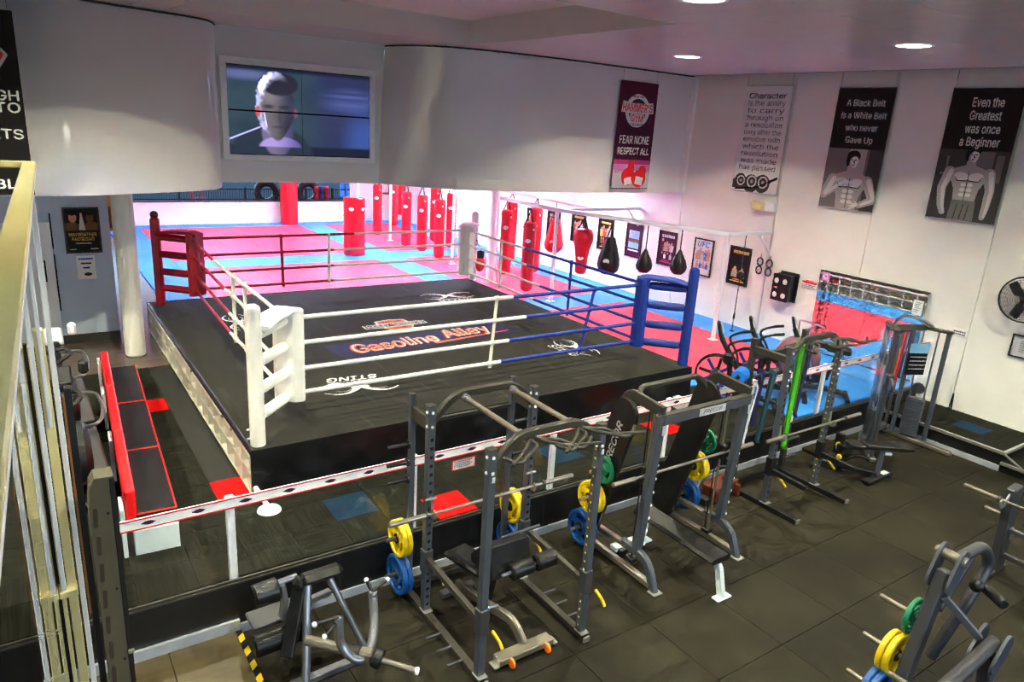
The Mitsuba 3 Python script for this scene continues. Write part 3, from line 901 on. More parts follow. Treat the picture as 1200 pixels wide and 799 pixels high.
# power rack with pull-up bars
r1 = thing('power_rack', 'tall grey power rack with round pull-up bars and weight horns, by the glass', 'power rack')
XL, XR, YF, YR, YS, HR = 2.96, 4.14, -1.68, -0.64, -0.26, 2.28
for x in (XL, XR):
    sqtube(r1, 'upright', (x, YF, 0.07), (x, YF, HR))
    sqtube(r1, 'upright', (x, YR, 0.07), (x, YR, HR))
    sqtube(r1, 'storage_upright', (x, YS, 0.07), (x, YS, HR - 0.02), 0.06)
    sqtube(r1, 'base_rail', (x, 0.0 - 0.06, 0.035), (x, YF - 0.06, 0.035), 0.075, 'steel_olive', 0.07)
    sqtube(r1, 'top_link', (x, YS, HR - 0.2), (x, YR, HR - 0.2), 0.03, 'steel_olive', 0.14)
    sqtube(r1, 'safety_bar', (x, YR, 0.66), (x, YF, 0.62), 0.05, 'steel_olive', 0.07)
    for y in (YR, YF):
        part(r1, 'end_cap', cbox((x, y, HR + 0.006), (0.08, 0.08, 0.014), 0.003), 'steel_olive')
        part(r1, 'foot_plate', cbox((x, y - 0.02, 0.076), (0.1, 0.12, 0.012), 0.003), 'alu')
        for z in (HR - 0.06, HR - 0.2):
            bolt(r1, (x, y - 0.038, z), (0, -1, 0)); bolt(r1, (x - 0.038, y, z), (-1, 0, 0))
        part(r1, 'collar', cbox((x, y, 0.64), (0.1, 0.1, 0.26), 0.008), 'steel_mid')
        part(r1, 'pull_pin', tube(fil([(x + 0.05, y - 0.1, 0.58), (x + 0.09, y - 0.16, 0.5), (x + 0.1, y - 0.2, 0.44)], 0.03), 0.016, 8), 'grip_yellow', True, label='yellow pull pin handle')
    part(r1, 'end_cap', cbox((x, YS, HR - 0.014), (0.064, 0.064, 0.012), 0.003), 'steel_olive')
    holes(r1, x, YR, np.arange(0.15, 2.0, 0.09), (0, -1, 0))
    holes(r1, x, YR, np.arange(0.15, 2.0, 0.09), (1, 0, 0))
    holes(r1, x, YF, np.arange(0.15, 2.2, 0.09), (-1, 0, 0), m='grip_yellow', s=0.02) if x == XR else None
    part(r1, 'foot_plate', cbox((x, YF - 0.1, 0.03), (0.08, 0.02, 0.06), 0.004), 'alu')
    sx = -1 if x == XL else 1
    for z in (1.74, 1.55, 1.36, 0.72, 0.30):
        h = part(r1, 'weight_horn', cyl((x + sx * 0.03, YS, z), (x + sx * 0.26, YS, z), 0.022, 12), 'black_plastic' if z > 1 else 'steel_mid', 40)
        part(h, 'horn_collar', cyl((x + sx * 0.03, YS, z), (x + sx * 0.05, YS, z), 0.045, 14), 'black_plastic', 40)
    for y in (-1.02, -1.23, -1.44):
        part(r1, 'band_peg', cyl((x + sx * 0.035, y, 0.055), (x + sx * 0.19, y, 0.055), 0.014, 10), 'steel_mid', 40)
sqtube(r1, 'rear_cross_bar', (XL, YS, 0.12), (XR, YS, 0.12), 0.06, 'steel_olive')
sqtube(r1, 'rear_cross_bar', (XL, YS, 1.95), (XR, YS, 1.95), 0.04, 'steel_olive', 0.04)
for y in (YF, YR):
    p = [(XL + 0.02, y, HR - 0.16), (XL + 0.24, y, HR + 0.08), (XR - 0.24, y, HR + 0.08), (XR - 0.02, y, HR - 0.16)]
    part(r1, 'arched_cross_bar', sweep(fil(p, 0.3, 8), rect(0.075, 0.06, 0.012), (0, 1, 0)), 'steel_olive', 35)
for x in (XL + 0.34, XR - 0.3):
    part(r1, 'pull_up_bar', tube([(x, YR + 0.02, HR + 0.04), (x, YF - 0.02, HR + 0.04)], 0.025, 12), 'bar_steel', True)
    for y in (YR - 0.06, YF + 0.06):
        part(r1, 'bar_socket', cyl((x, y - 0.03, HR + 0.04), (x, y + 0.05, HR + 0.04), 0.04, 12), 'silver_tube', 40)
multi_grip(r1, (XL + 0.36, YF - 0.03, HR + 0.03), -1); multi_grip(r1, (XL + 0.42, YF - 0.03, HR + 0.03), 1)
multi_grip(r1, (XR - 0.3, YF - 0.03, HR + 0.03), -1); multi_grip(r1, (XR - 0.26, YF - 0.03, HR + 0.03), 1)
for x in (XL, XR):
    part(r1, 'sticker', cbox((x + 0.012, YF - 0.0386, HR - 0.26), (0.03, 0.002, 0.05)), 'print_paper')
for x in (XL, XR):
    hk = part(r1, 'bar_hook', sweep(fil([(x, YR - 0.04, 1.36), (x, YR - 0.05, 1.18), (x, YR - 0.13, 1.18), (x, YR - 0.14, 1.25)], 0.03), rect(0.05, 0.014, 0.003), (1, 0, 0)), 'alu', 35)
    part(hk, 'hook_pin', cyl((x - 0.06, YR - 0.05, 1.34), (x + 0.06, YR - 0.05, 1.34), 0.014, 10), 'alu', 40)


def barbell(x0, x1, y, z, label, along='x', collar=0.39):
    t = thing('barbell', label, 'barbell')
    P = (lambda a: np.array([a, y, z])) if along == 'x' else (lambda a: np.array([y, a, z]))
    part(t, 'shaft', cyl(P(x0 + collar), P(x1 - collar), 0.015, 10), 'bar_steel', 40)
    for a, b, c in ((x0, x0 + collar, x0 + collar), (x1, x1 - collar, x1 - collar)):
        sl = part(t, 'sleeve', cyl(P(a), P(b), 0.025, 14), 'bar_steel', 40)
        part(sl, 'collar_ring', cyl(P(c - 0.015), P(c + 0.015), 0.038, 14), 'steel_mid', 40)
    return t


barbell(2.5, 4.66, -0.75, 1.215, 'steel barbell resting on the hooks of the tall power rack by the glass')
for sx, x, side in ((-1, XL, 'left'), (1, XR, 'right')):
    for col, z in (('yellow', 0.72), ('blue', 0.30)):
        for k in (0, 1):
            plate(col, (x + sx * (0.075 + 0.055 * k), YS, z - 0.008), (1, 0, 0), f'{col} weight plate, {"inner" if k == 0 else "outer"} of two on the {side} horn of the tall power rack')

# decline bench with rollers inside the rack
t = thing('decline_bench', 'curved sit-up bench with black leg rollers standing inside the power rack', 'bench')
part(t, 'rear_foot', cbox((3.42, -0.5, 0.05), (0.4, 0.09, 0.07), 0.01), 'steel_mid')
part(t, 'beam', sweep(fil([(3.42, -0.5, 0.12), (3.45, -1.05, 0.2), (3.5, -1.42, 0.26), (3.52, -1.58, 0.1)], 0.3, 9), rect(0.1, 0.06, 0.012), (1, 0, 0)), 'bar_steel', 35)
part(t, 'front_foot', cbox((3.5, -1.62, 0.07), (0.62, 0.13, 0.07), 0.01), 'bar_steel')
for x in (3.17, 3.84):
    part(t, 'foot_tab', cbox((x, -1.62, 0.03), (0.06, 0.11, 0.02), 0.004), 'alu')
for x in (3.31, 3.72):
    part(t, 'wheel', cyl((x - 0.015, -1.7, 0.05), (x + 0.015, -1.7, 0.05), 0.05, 16), 'grip_orange', 40, label='small orange wheel')
part(t, 'post', bar((3.5, -0.98, 0.2), (3.56, -1.02, 0.62), 0.045), 'black_plastic')
part(t, 'adjuster', cyl((3.46, -1.2, 0.3), (3.36, -1.2, 0.3), 0.018, 10), 'silver_tube', 40)
part(t, 'adjuster_tip', cyl((3.36, -1.2, 0.3), (3.34, -1.2, 0.3), 0.02, 10), 'lens_blue', 40)
v, f = extr(sg.Polygon([(-0.05, 0), (0.33, 0.0), (0.33, 0.06), (0.1, 0.3), (0.02, 0.3)]).buffer(0.015, 4), 0.46)
part(t, 'padded_wedge', (np.c_[v[:, 2] + 3.42, v[:, 0] - 1.08, v[:, 1] + 0.56], f[:, ::-1]), 'black_pad', 30)
part(t, 'seat_pad', bar((3.45, -0.35, 0.44), (3.52, -0.95, 0.5), 0.3, 0.07, 0.02), 'black_pad')
part(t, 'axle', cyl((3.5, -1.18, 0.6), (4.18, -1.18, 0.62), 0.02, 10), 'silver_tube', 40)
for a, b in ((3.6, 3.86), (3.9, 4.16)):
    part(t, 'roller', lathe([(0.02, 0), (0.07, 0), (0.085, 0.015), (0.085, b - a - 0.015), (0.07, b - a), (0.02, b - a)], (a, -1.18, 0.61), (1, 0, 0.03), 22), 'black_pad', 40)
part(t, 'handle_stem', bar((3.86, -1.08, 0.62), (3.84, -0.98, 0.88), 0.03), 'silver_tube')
part(t, 'handle', cyl((3.6, -0.98, 0.88), (4.08, -0.98, 0.89), 0.016, 10), 'steel_mid', 40)

# smith machine
sm = thing('smith_machine', 'grey counterbalanced bar machine with wide black side shrouds by the glass', 'smith machine')
SX0, SX1 = 5.3, 6.68
for i, (x, s) in enumerate(((SX0, -1), (SX1, 1))):
    part(sm, 'front_post', bar((x, -1.33, 2.02), (x, -1.22, 0.33), 0.1, 0.085, 0.01, (0, 1, 0)), 'steel_grey')
    part(sm, 'curved_foot', sweep(fil([(x, -1.0, 0.34), (x, -1.4, 0.34), (x, -1.54, 0.0)], 0.2, 8), rect(0.1, 0.075, 0.015), (1, 0, 0)), 'steel_grey', 35)
    part(sm, 'foot_plate', cbox((x, -1.56, 0.012), (0.13, 0.12, 0.018), 0.004), 'alu')
    part(sm, 'base_rail', bar((x, -1.5, 0.06), (x, -0.42, 0.06), 0.075, 0.075, 0.01), 'bar_steel')
    part(sm, 'upper_rail', bar((x, -1.1, 0.33), (x, -0.5, 0.3), 0.075, 0.06, 0.01), 'bar_steel')
    part(sm, 'rear_upright', bar((x, -0.42, 0.05), (x, -0.86, 2.0), 0.09, 0.12, 0.01, (0, 1, 0)), 'steel_grey')
    part(sm, 'top_rail', sweep(fil([(x, -1.36, 2.06), (x, -0.86, 2.1), (x, -0.76, 1.95)], 0.12, 6), rect(0.13, 0.045, 0.01), (1, 0, 0)), 'steel_olive', 35)
    sh = sg.LineString([(-0.43, 0.24), (-0.88, 1.88)]).buffer(0.18, 8)
    v, f = extr(sh, 0.05)
    xx = x - 0.1 if s < 0 else x - 0.16
    k = part(sm, 'side_shroud', (np.c_[v[:, 2] + xx, v[:, 0], v[:, 1]], f), 'black_plastic', 30, label='long black shroud with rounded ends')
    if s < 0:
        d = unit([0, -0.45, 1.68])
        m = text('PRECOR', 0.085, 0.6, True, 0.2, x0=0, y=-0.045, depth=0.002)
        part(sm, 'lettering', place(m, (xx - 0.001, -0.685, 1.19), d, np.cross([-1.0, 0, 0], d)), 'print_grey3')
    part(sm, 'guide_rod', cyl((x - 0.07 * s, -1.13, 0.18), (x - 0.07 * s, -1.16, 1.98), 0.014, 10), 'bar_steel', 40)
    part(sm, 'guide_rod', cyl((x - 0.07 * s, -1.08, 0.18), (x - 0.07 * s, -1.1, 1.98), 0.008, 8), 'steel_dark', 40)
    part(sm, 'rod_foot', cbox((x - 0.05 * s, -1.1, 0.16), (0.1, 0.12, 0.06), 0.01), 'black_plastic')
    part(sm, 'carriage', cbox((x - 0.06 * s, -1.16, 1.25), (0.07, 0.1, 0.2), 0.015), 'black_plastic')
    for k in range(9):
        part(sm, 'lock_peg', cyl((x + 0.045, -1.24 - 0.008 * k, 0.42 + 0.165 * k), (x + 0.09, -1.24 - 0.008 * k, 0.42 + 0.165 * k), 0.018, 8), 'white_paint', 40)
    part(sm, 'sticker', cbox((x + 0.01, -1.378 + 0.0, 1.86), (0.05, 0.008, 0.11)), 'print_silver')
    for z, y in ((1.17, -0.72), (0.77, -0.6), (0.33, -0.5)):
        part(sm, 'weight_horn', cyl((x + s * 0.06, y, z), (x + s * 0.36, y, z), 0.022, 12), 'bar_steel', 40)
part(sm, 'header', bar((SX0, -1.35, 1.97), (SX1, -1.35, 1.97), 0.06, 0.11, 0.01), 'steel_grey')
part(sm, 'header_cap', cbox(((SX0 + SX1) / 2, -1.345, 2.03), (SX1 - SX0 + 0.1, 0.08, 0.012), 0.004), 'steel_olive')
part(sm, 'name_plate', cbox(((SX0 + SX1) / 2 + 0.05, -1.383, 1.97), (0.42, 0.006, 0.09), 0.002), 'print_silver')
part(sm, 'lettering', place(text('PRECOR', 0.045, 0.3, True, 0.15, cx=0, y=-0.02), ((SX0 + SX1) / 2 + 0.05, -1.3862, 1.97), CX, UP), 'print_grey2')
part(sm, 'rear_arch', sweep(fil([(SX0 + 0.06, -0.95, 2.05), (SX0 + 0.18, -0.8, 2.12), (SX1 - 0.25, -0.8, 2.12), (SX1 - 0.12, -0.85, 1.98), (SX1 - 0.1, -1.05, 1.8)], 0.12, 6), rect(0.06, 0.06, 0.012)), 'steel_olive', 35)
part(sm, 'press_bar', cyl((4.86, -1.2, 1.26), (7.12, -1.2, 1.26), 0.016, 12), 'bar_steel', 40)
for a, b in ((4.84, 5.16), (6.8, 7.12)):
    part(sm, 'bar_sleeve', cyl((a, -1.2, 1.26), (b, -1.2, 1.26), 0.026, 14), 'bar_steel', 40)
part(sm, 'foot_step', cbox((5.62, -0.78, 0.1), (0.5, 0.12, 0.06), 0.008), 'white_box')
part(sm, 'foot_step_bracket', cbox((5.45, -0.84, 0.06), (0.1, 0.1, 0.11), 0.008), 'black_plastic')
for s, x, side in ((-1, SX0, 'left'), (1, SX1, 'right')):
    for col, z, y, n_ in (('green', 1.17, -0.72, 1), ('yellow', 0.77, -0.6, 2), ('blue', 0.33, -0.5, 2)):
        for k in range(n_):
            w = PCOL[col][1]
            lab = f'{col} weight plate' + (f', {"inner" if k == 0 else "outer"} of two' if n_ > 1 else ' alone') + f' on the {side} side of the smith machine'
            plate(col, (x + s * (0.16 + (w + 0.004) * k), y, z - 0.008), (1, 0, 0), lab)

t = thing('flat_bench', 'flat black padded bench with a pale curved front leg inside the smith machine', 'bench')
part(t, 'pad', sweep([(5.87, -0.7, 0.45), (5.87, -1.92, 0.45)], rect(0.3, 0.07, 0.03)), 'black_pad', 35)
part(t, 'spine', bar((5.88, -0.72, 0.385), (5.88, -1.86, 0.385), 0.08, 0.06), 'white_box')
part(t, 'front_leg', sweep(fil([(5.9, -1.7, 0.385), (5.9, -1.88, 0.37), (5.9, -1.97, 0.02)], 0.1, 7), rect(0.1, 0.06, 0.015), (1, 0, 0)), 'white_box', 35)
part(t, 'rear_leg', bar((5.88, -0.78, 0.38), (5.88, -0.74, 0.02), 0.08, 0.06), 'white_box')
part(t, 'foot_plate', cbox((5.9, -1.98, 0.012), (0.22, 0.1, 0.02), 0.005), 'white_box')
part(t, 'foot_plate', cbox((5.88, -0.74, 0.012), (0.3, 0.1, 0.02), 0.005), 'white_box')

# half rack with resistance bands
r3 = thing('half_rack', 'grey half rack hung with rubber resistance bands near the air bikes', 'half rack')
AX0, AX1, AY, AYR = 8.04, 9.18, -0.9, -0.34
for x, s in ((AX0, -1), (AX1, 1)):
    sqtube(r3, 'upright', (x, AY, 0.07), (x, AY, HR), 0.075)
    sqtube(r3, 'storage_upright', (x, AYR, 0.07), (x, AYR, HR - 0.03), 0.075, 'steel_olive')
    sqtube(r3, 'top_link', (x, AYR, HR - 0.16), (x, AY, HR - 0.16), 0.06, 'steel_olive', 0.09)
    sqtube(r3, 'base_rail', (x, -0.28, 0.035), (x, -1.44, 0.035), 0.075, 'steel_dark', 0.07)
    part(r3, 'foot_plate', cbox((x, -1.44, 0.04), (0.078, 0.02, 0.06), 0.004), 'alu')
    part(r3, 'foot_plate', cbox((x, AY - 0.02, 0.076), (0.11, 0.12, 0.012), 0.003), 'alu')
    part(r3, 'end_cap', cbox((x, AY, HR + 0.006), (0.08, 0.08, 0.014), 0.003), 'steel_olive')
    part(r3, 'end_cap', cbox((x, AYR, HR - 0.024), (0.08, 0.08, 0.014), 0.003), 'steel_olive')
    part(r3, 'collar', cbox((x, AY, 0.62), (0.1, 0.1, 0.26), 0.008), 'black_plastic')
    sqtube(r3, 'spotter_arm', (x, AY - 0.04, 0.56), (x, AY - 0.56, 0.54), 0.05, 'steel_dark', 0.07)
    part(r3, 'pull_pin', tube(fil([(x + 0.05, AY - 0.1, 0.5), (x + 0.1, AY - 0.16, 0.42), (x + 0.13, AY - 0.2, 0.36)], 0.03), 0.016, 8), 'grip_yellow', True, label='yellow pull pin handle')
    holes(r3, x, AY, np.arange(0.15, 2.1, 0.09), (0, -1, 0))
    holes(r3, x, AY, np.arange(0.2, 2.1, 0.09), (-1, 0, 0), s=0.02, m='grip_yellow') if x == AX1 else None
    part(r3, 'sticker', cbox((x - 0.0, AYR - 0.0386, 0.95), (0.05, 0.002, 0.22)), 'print_paper')
    for z in (HR - 0.06, HR - 0.3, HR - 0.42, HR - 0.5):
        bolt(r3, (x, AY - 0.038, z), (0, -1, 0))
    for z in (1.3, 0.55, 0.25):
        part(r3, 'weight_horn', cyl((x, AYR - 0.03, z), (x + s * 0.0 + 0.26 * s, AYR - 0.03, z), 0.022, 12), 'steel_mid', 40)
    part(r3, 'bar_hook', sweep(fil([(x, AY - 0.04, 1.22), (x, AY - 0.05, 1.04), (x, AY - 0.13, 1.04), (x, AY - 0.14, 1.11)], 0.03), rect(0.05, 0.014, 0.003), (1, 0, 0)), 'alu', 35)
sqtube(r3, 'rear_cross_bar', (AX0, AYR, 0.1), (AX1, AYR, 0.1), 0.06, 'steel_dark')
sqtube(r3, 'rear_cross_bar', (AX0, AYR, 2.0), (AX1, AYR, 2.0), 0.05, 'steel_olive', 0.08)
part(r3, 'arched_cross_bar', sweep(fil([(AX0 + 0.02, AY, HR - 0.12), (AX0 + 0.22, AY, HR + 0.1), (AX1 - 0.22, AY, HR + 0.1), (AX1 - 0.02, AY, HR - 0.12)], 0.3, 8), rect(0.075, 0.06, 0.012), (0, 1, 0)), 'steel_olive', 35)
multi_grip(r3, (AX0 + 0.34, AY - 0.03, HR + 0.05), -1); multi_grip(r3, (AX0 + 0.4, AY - 0.03, HR + 0.05), 1)
multi_grip(r3, (AX1 - 0.32, AY - 0.03, HR + 0.05), -1); multi_grip(r3, (AX1 - 0.26, AY - 0.03, HR + 0.05), 1)
barbell(7.72, 9.88, -1.0, 1.08, 'steel barbell resting on the hooks of the half rack with bands')


def band(x, y, z0, z1, m, label, w=0.05, tw=0.0, dx=0.0):
    t = thing('resistance_band', label, 'resistance band')
    n = 12
    for s in (1, -1):
        pts = [(x + dx * u + s * 0.02 * math.sin(u * 3 + s), y + s * (0.03 - 0.018 * u), z0 + (z1 - z0) * u) for u in np.linspace(0, 1, n)]
        part(t, 'strand', sweep(pts, rect(w, 0.008, 0.002), (0, 1, 0)), m, 35)
    part(t, 'loop_end', sweep([(x + dx, y + 0.012 * math.cos(a), z1 - 0.012 * math.sin(a)) for a in np.linspace(0, math.pi, 7)], rect(w, 0.008, 0.002), (1, 0, 0)), m, 35)
    part(t, 'loop_top', sweep([(x, y + 0.03 * math.cos(a), z0 + 0.03 * math.sin(a)) for a in np.linspace(0, math.pi, 7)], rect(w, 0.008, 0.002), (1, 0, 0)), m, 35)


part(r3, 'band_peg', cyl((AX0 - 0.3, -0.62, 1.86), (AX0 + 0.05, -0.62, 1.86), 0.018, 8), 'steel_mid', 40)
part(r3, 'band_peg', cyl((AX0 + 0.3, -0.62, 2.17), (AX0 + 1.1, -0.62, 2.17), 0.018, 8), 'steel_mid', 40)
band(7.9, -0.62, 1.88, 1.16, 'band_navy', 'navy blue rubber band on the outer peg of the half rack', 0.06)
band(7.82, -0.62, 1.7, 0.9, 'band_white', 'thin white rubber band beside the navy band on the half rack', 0.03, dx=-0.06)
band(8.06, -0.68, 1.86, 0.92, 'band_teal', 'dark teal rubber band beside the left upright of the half rack', 0.07, dx=-0.08)
band(8.6, -0.66, 2.19, 0.68, 'band_green', 'long bright green rubber band hanging in the middle of the half rack', 0.09, dx=0.06)
band(8.8, -0.6, 2.19, 1.2, 'band_olive', 'olive green rubber band behind the bright green one on the half rack', 0.05, dx=0.02)
band(8.93, -0.6, 2.19, 1.1, 'band_navy', 'dark blue rubber band next to the right upright of the half rack', 0.06, dx=-0.05)
for x, z, w in ((7.82, 1.74, 'left storage post'), (9.0, 1.74, 'right storage post')):
    t = thing('bar_pad', f'bright blue foam bar pad at the {w} of the half rack', 'bar pad')
    part(t, 'foam', lathe([(0.03, 0), (0.09, 0.0), (0.1, 0.012), (0.1, 0.2), (0.09, 0.212), (0.03, 0.212)], (x - 0.02, -0.34, z), (1, 0.35, 0.05), 20), 'foam_blue', 40)
    part(t, 'core', cyl((x - 0.07, -0.36, z), (x + 0.22, -0.26, z + 0.01), 0.026, 10), 'dark_hole')

t = thing('wooden_step', 'low brown wooden step bench behind the half rack', 'step bench')
part(t, 'board', bar((7.45, -0.42, 0.2), (8.0, -0.34, 0.2), 0.26, 0.05, 0.01), 'wood_brown')
part(t, 'side_board', bar((7.45, -0.54, 0.12), (8.0, -0.46, 0.12), 0.03, 0.16, 0.006), 'wood_brown')
for x in (7.5, 7.95):
    part(t, 'leg', cbox((x, -0.42, 0.09), (0.06, 0.26, 0.18), 0.01), 'wood_brown')
part(t, 'tube_handle', tube(fil([(7.35, -0.3, 0.16), (7.5, -0.24, 0.3), (7.95, -0.2, 0.32), (8.05, -0.22, 0.3)], 0.08), 0.014, 8), 'silver_tube', True)
part(t, 'end_shoe', cbox((7.35, -0.42, 0.05), (0.12, 0.2, 0.1), 0.01), 'black_plastic')

# adjustable bench and mat
t = thing('floor_mat', 'square dark rubber mat lying beside the adjustable bench', 'mat')
solo(t, join(bar((10.2, -0.26, 0.03), (10.85, -0.28, 0.06), 0.5, 0.05, 0.01)), 'rubber_tile')
t = thing('adjustable_bench', 'black adjustable weight bench with T foot beside the cable machine', 'bench')
part(t, 'backrest', bar((10.2, -0.98, 0.52), (10.82, -1.38, 0.5), 0.26, 0.07, 0.02), 'black_pad')
part(t, 'seat', bar((10.02, -0.86, 0.5), (10.2, -0.97, 0.5), 0.26, 0.07, 0.02), 'black_pad')
part(t, 'front_post', bar((10.45, -1.16, 0.46), (10.36, -1.2, 0.06), 0.08, 0.06), 'steel_grey')
part(t, 'front_foot', bar((10.0, -1.23, 0.04), (10.68, -1.22, 0.04), 0.12, 0.06, 0.01), 'steel_dark')
part(t, 'spine', bar((10.35, -1.2, 0.08), (9.95, -0.45, 0.08), 0.07, 0.07, 0.01), 'steel_dark')
part(t, 'rear_foot', bar((9.75, -0.5, 0.04), (10.3, -0.38, 0.04), 0.08, 0.06, 0.01), 'steel_dark')
part(t, 'brace', tube(fil([(10.25, -1.1, 0.3), (10.15, -0.95, 0.34), (10.05, -0.72, 0.12)], 0.1), 0.025, 8), 'black_plastic', True)
part(t, 'brace', bar((10.1, -0.9, 0.46), (10.02, -0.6, 0.1), 0.05), 'black_plastic')
part(t, 'adjust_handle', cyl((10.46, -1.2, 0.4), (10.55, -1.25, 0.39), 0.03, 10), 'white_paint', 40)
part(t, 'label_plate', cbox((10.52, -1.22, 0.075), (0.16, 0.09, 0.006)), 'print_paper')
for (x0, y0), (x1, y1) in (((9.85, -0.82), (10.1, -0.72)), ((10.28, -0.55), (10.5, -0.45))):
    t2 = thing('dumbbell_bar', ('short steel dumbbell bar with yellow clip at the foot of the adjustable bench' if x0 < 10 else 'short steel dumbbell bar with yellow clip behind the adjustable bench'), 'dumbbell bar')
    part(t2, 'bar', cyl((x0, y0, 0.25), (x1, y1, 0.27), 0.024, 12), 'bar_steel', 40)
    part(t2, 'clip', lathe([(0.024, 0), (0.042, 0), (0.042, 0.03), (0.024, 0.03)], ((x0 + x1) / 2, (y0 + y1) / 2, 0.26), (x1 - x0, y1 - y0, 0.02), 12), 'grip_yellow', 40)
    part(t2, 'stand', bar((x1, y1, 0.0), (x1, y1, 0.42), 0.06, 0.14, 0.01), 'black_plastic')

# cable machine in the corner
cm = thing('cable_machine', 'dual adjustable cable machine with clear shrouds in the corner by the mirror', 'cable machine')
TW = [((10.98, -0.72), (11.3, -0.42), 2.14), ((12.3, -0.36), (12.42, -0.86), 1.98)]
part(cm, 'base_rail', bar((12.34, -0.2, 0.04), (12.34, -1.36, 0.04), 0.1, 0.07, 0.012), 'bar_steel')
part(cm, 'base_rail', bar((10.85, -0.86, 0.04), (11.45, -0.3, 0.04), 0.1, 0.07, 0.012), 'bar_steel')
part(cm, 'base_link', bar((11.4, -0.3, 0.14), (12.34, -0.22, 0.14), 0.09, 0.1, 0.012), 'silver_tube')
for i, ((ax, ay), (bx_, by_), h) in enumerate(TW):
    a, b = np.array([ax, ay, 0.0]), np.array([bx_, by_, 0.0])
    d = unit(b - a); nn = np.cross(UP, d)
    tw = part(cm, 'tower', bar(a + [0, 0, 0.06], a + [0, 0, h], 0.07, 0.07, 0.01, d), 'steel_grey')
    part(tw, 'post', bar(b + [0, 0, 0.06], b + [0, 0, h], 0.07, 0.07, 0.01, d), 'steel_grey')
    part(tw, 'cap', bar(a - d * 0.06 + [0, 0, h + 0.02], b + d * 0.06 + [0, 0, h + 0.02], 0.1, 0.05, 0.012), 'steel_olive')
    for s in (0.12, 0.3):
        p = a + (b - a) * s / 0.42
        part(tw, 'guide_rod', cyl(p + [0, 0, 0.1], p + [0, 0, h], 0.013, 8), 'chrome', 40)
    c = (a + b) / 2
    part(tw, 'weight_stack', bar(c + [0, 0, 0.1], c + [0, 0, 0.78], 0.26, 0.13, 0.006, nn), 'steel_mid')
    for k in range(12):
        part(tw, 'stack_plate', bar(c + [0, 0, 0.105 + k * 0.055], c + [0, 0, 0.153 + k * 0.055], 0.275, 0.145, 0.004, nn), 'steel_grey')
    part(tw, 'pulley', lathe([(0, -0.02), (0.09, -0.02), (0.1, 0), (0.09, 0.02), (0, 0.02)], c + [0, 0, 0.95], nn, 20), 'steel_mid', 40)
    for sg_ in (-1, 1):
        o = c + nn * sg_ * 0.09
        q = np.array([o - d * 0.2 + [0, 0, 0.08], o + d * 0.2 + [0, 0, 0.08], o + d * 0.2 + [0, 0, h - 0.04], o - d * 0.2 + [0, 0, h - 0.04]])
        if i == 0 or sg_ > 0:
            part(tw, 'clear_shroud', (q, np.array([[0, 1, 2], [0, 2, 3]])), 'pane_glass')
    # sliding carriage with pulley arm on the front of the tower
    g = a - d * 0.12
    z = 1.4 if i == 0 else 1.36
    part(tw, 'carriage_rail', bar(g + [0, 0, 0.06], g + [0, 0, h - 0.02], 0.05, 0.05, 0.008, d), 'steel_mid')
    car = part(tw, 'carriage', bar(g - d * 0.02 + [0, 0, z - 0.1], g - d * 0.02 + [0, 0, z + 0.1], 0.12, 0.13, 0.02, d), 'steel_mid')
    part(car, 'pulley_wheel', lathe([(0, -0.025), (0.1, -0.025), (0.115, 0), (0.1, 0.025), (0, 0.025)], g - d * 0.16 + [0, 0, z - 0.05], nn, 20), 'steel_grey', 40)
    part(car, 'cable', cyl(g - d * 0.16 + [0, 0, z - 0.1], g - d * 0.17 + [0, 0, z - 0.34], 0.006, 6), 'dark_hole')
hd = TW[1]
part(cm, 'strap_handle', tube(fil([(12.47, -1.12, 1.02), (12.42, -1.12, 0.72), (12.52, -1.12, 0.72), (12.47, -1.12, 1.02)], 0.02), 0.012, 6), 'dark_hole', True)
part(cm, 'pull_up_bar', tube(fil([(11.14, -0.57, 2.18), (11.5, -0.5, 2.3), (12.1, -0.5, 2.18), (12.36, -0.62, 2.04)], 0.2), 0.028, 10), 'chrome', True)
part(cm, 'top_frame', bar((11.2, -0.5, 2.12), (12.34, -0.5, 2.0), 0.08, 0.1, 0.012), 'steel_olive')
part(cm, 'placard', bar((12.2, -0.55, 1.2), (12.2, -0.55, 1.75), 0.36, 0.012, 0.004, (0.5, 1, 0)), 'print_black')
part(cm, 'placard_stripe', bar((12.193, -0.562, 1.58), (12.193, -0.562, 1.75), 0.36, 0.012, 0.004, (0.5, 1, 0)), 'print_cyan')
for k in range(4):
    part(cm, 'placard_line', bar((12.187, -0.574, 1.3 + 0.07 * k), (12.187, -0.574, 1.32 + 0.07 * k), 0.3, 0.004, 0.001, (0.5, 1, 0)), 'print_grey3')
for k, (m, nm) in enumerate((('band_teal', 'teal'), ('glove_red', 'red'), ('ring_red', 'dark red'), ('band_navy', 'navy'))):
    band(11.62 + 0.09 * k, -0.47, 1.98, 1.02 + 0.06 * k, m, f'{nm} exercise band hanging from the cable machine frame', 0.05)

# Olympic bench with barbell at the right
t = thing('olympic_bench', 'dark grey bench press station with long seat near the steps', 'bench press')
for y in (-3.3, -4.6):
    part(t, 'upright', bar((9.32, y, 0.0), (9.2, y, 1.16), 0.1, 0.22, 0.012, (1, 0, 0)), 'steel_mid')
    part(t, 'horn', cyl((9.2, y + 0.02, 0.78), (9.2, y + (0.24 if y > -4 else -0.24), 0.78), 0.022, 10), 'bar_steel', 40)
    part(t, 'hook', sweep(fil([(9.14, y, 1.1), (9.0, y, 0.96), (8.92, y, 0.98), (8.9, y, 1.06)], 0.04), rect(0.06, 0.02, 0.004), (0, 1, 0)), 'alu', 35)
    part(t, 'foot', bar((9.5, y, 0.03), (9.0, y, 0.03), 0.1, 0.06, 0.01), 'steel_mid')
    part(t, 'gusset', cbox((9.3, y - 0.06, 0.55), (0.03, 0.02, 0.16), 0.004), 'alu')
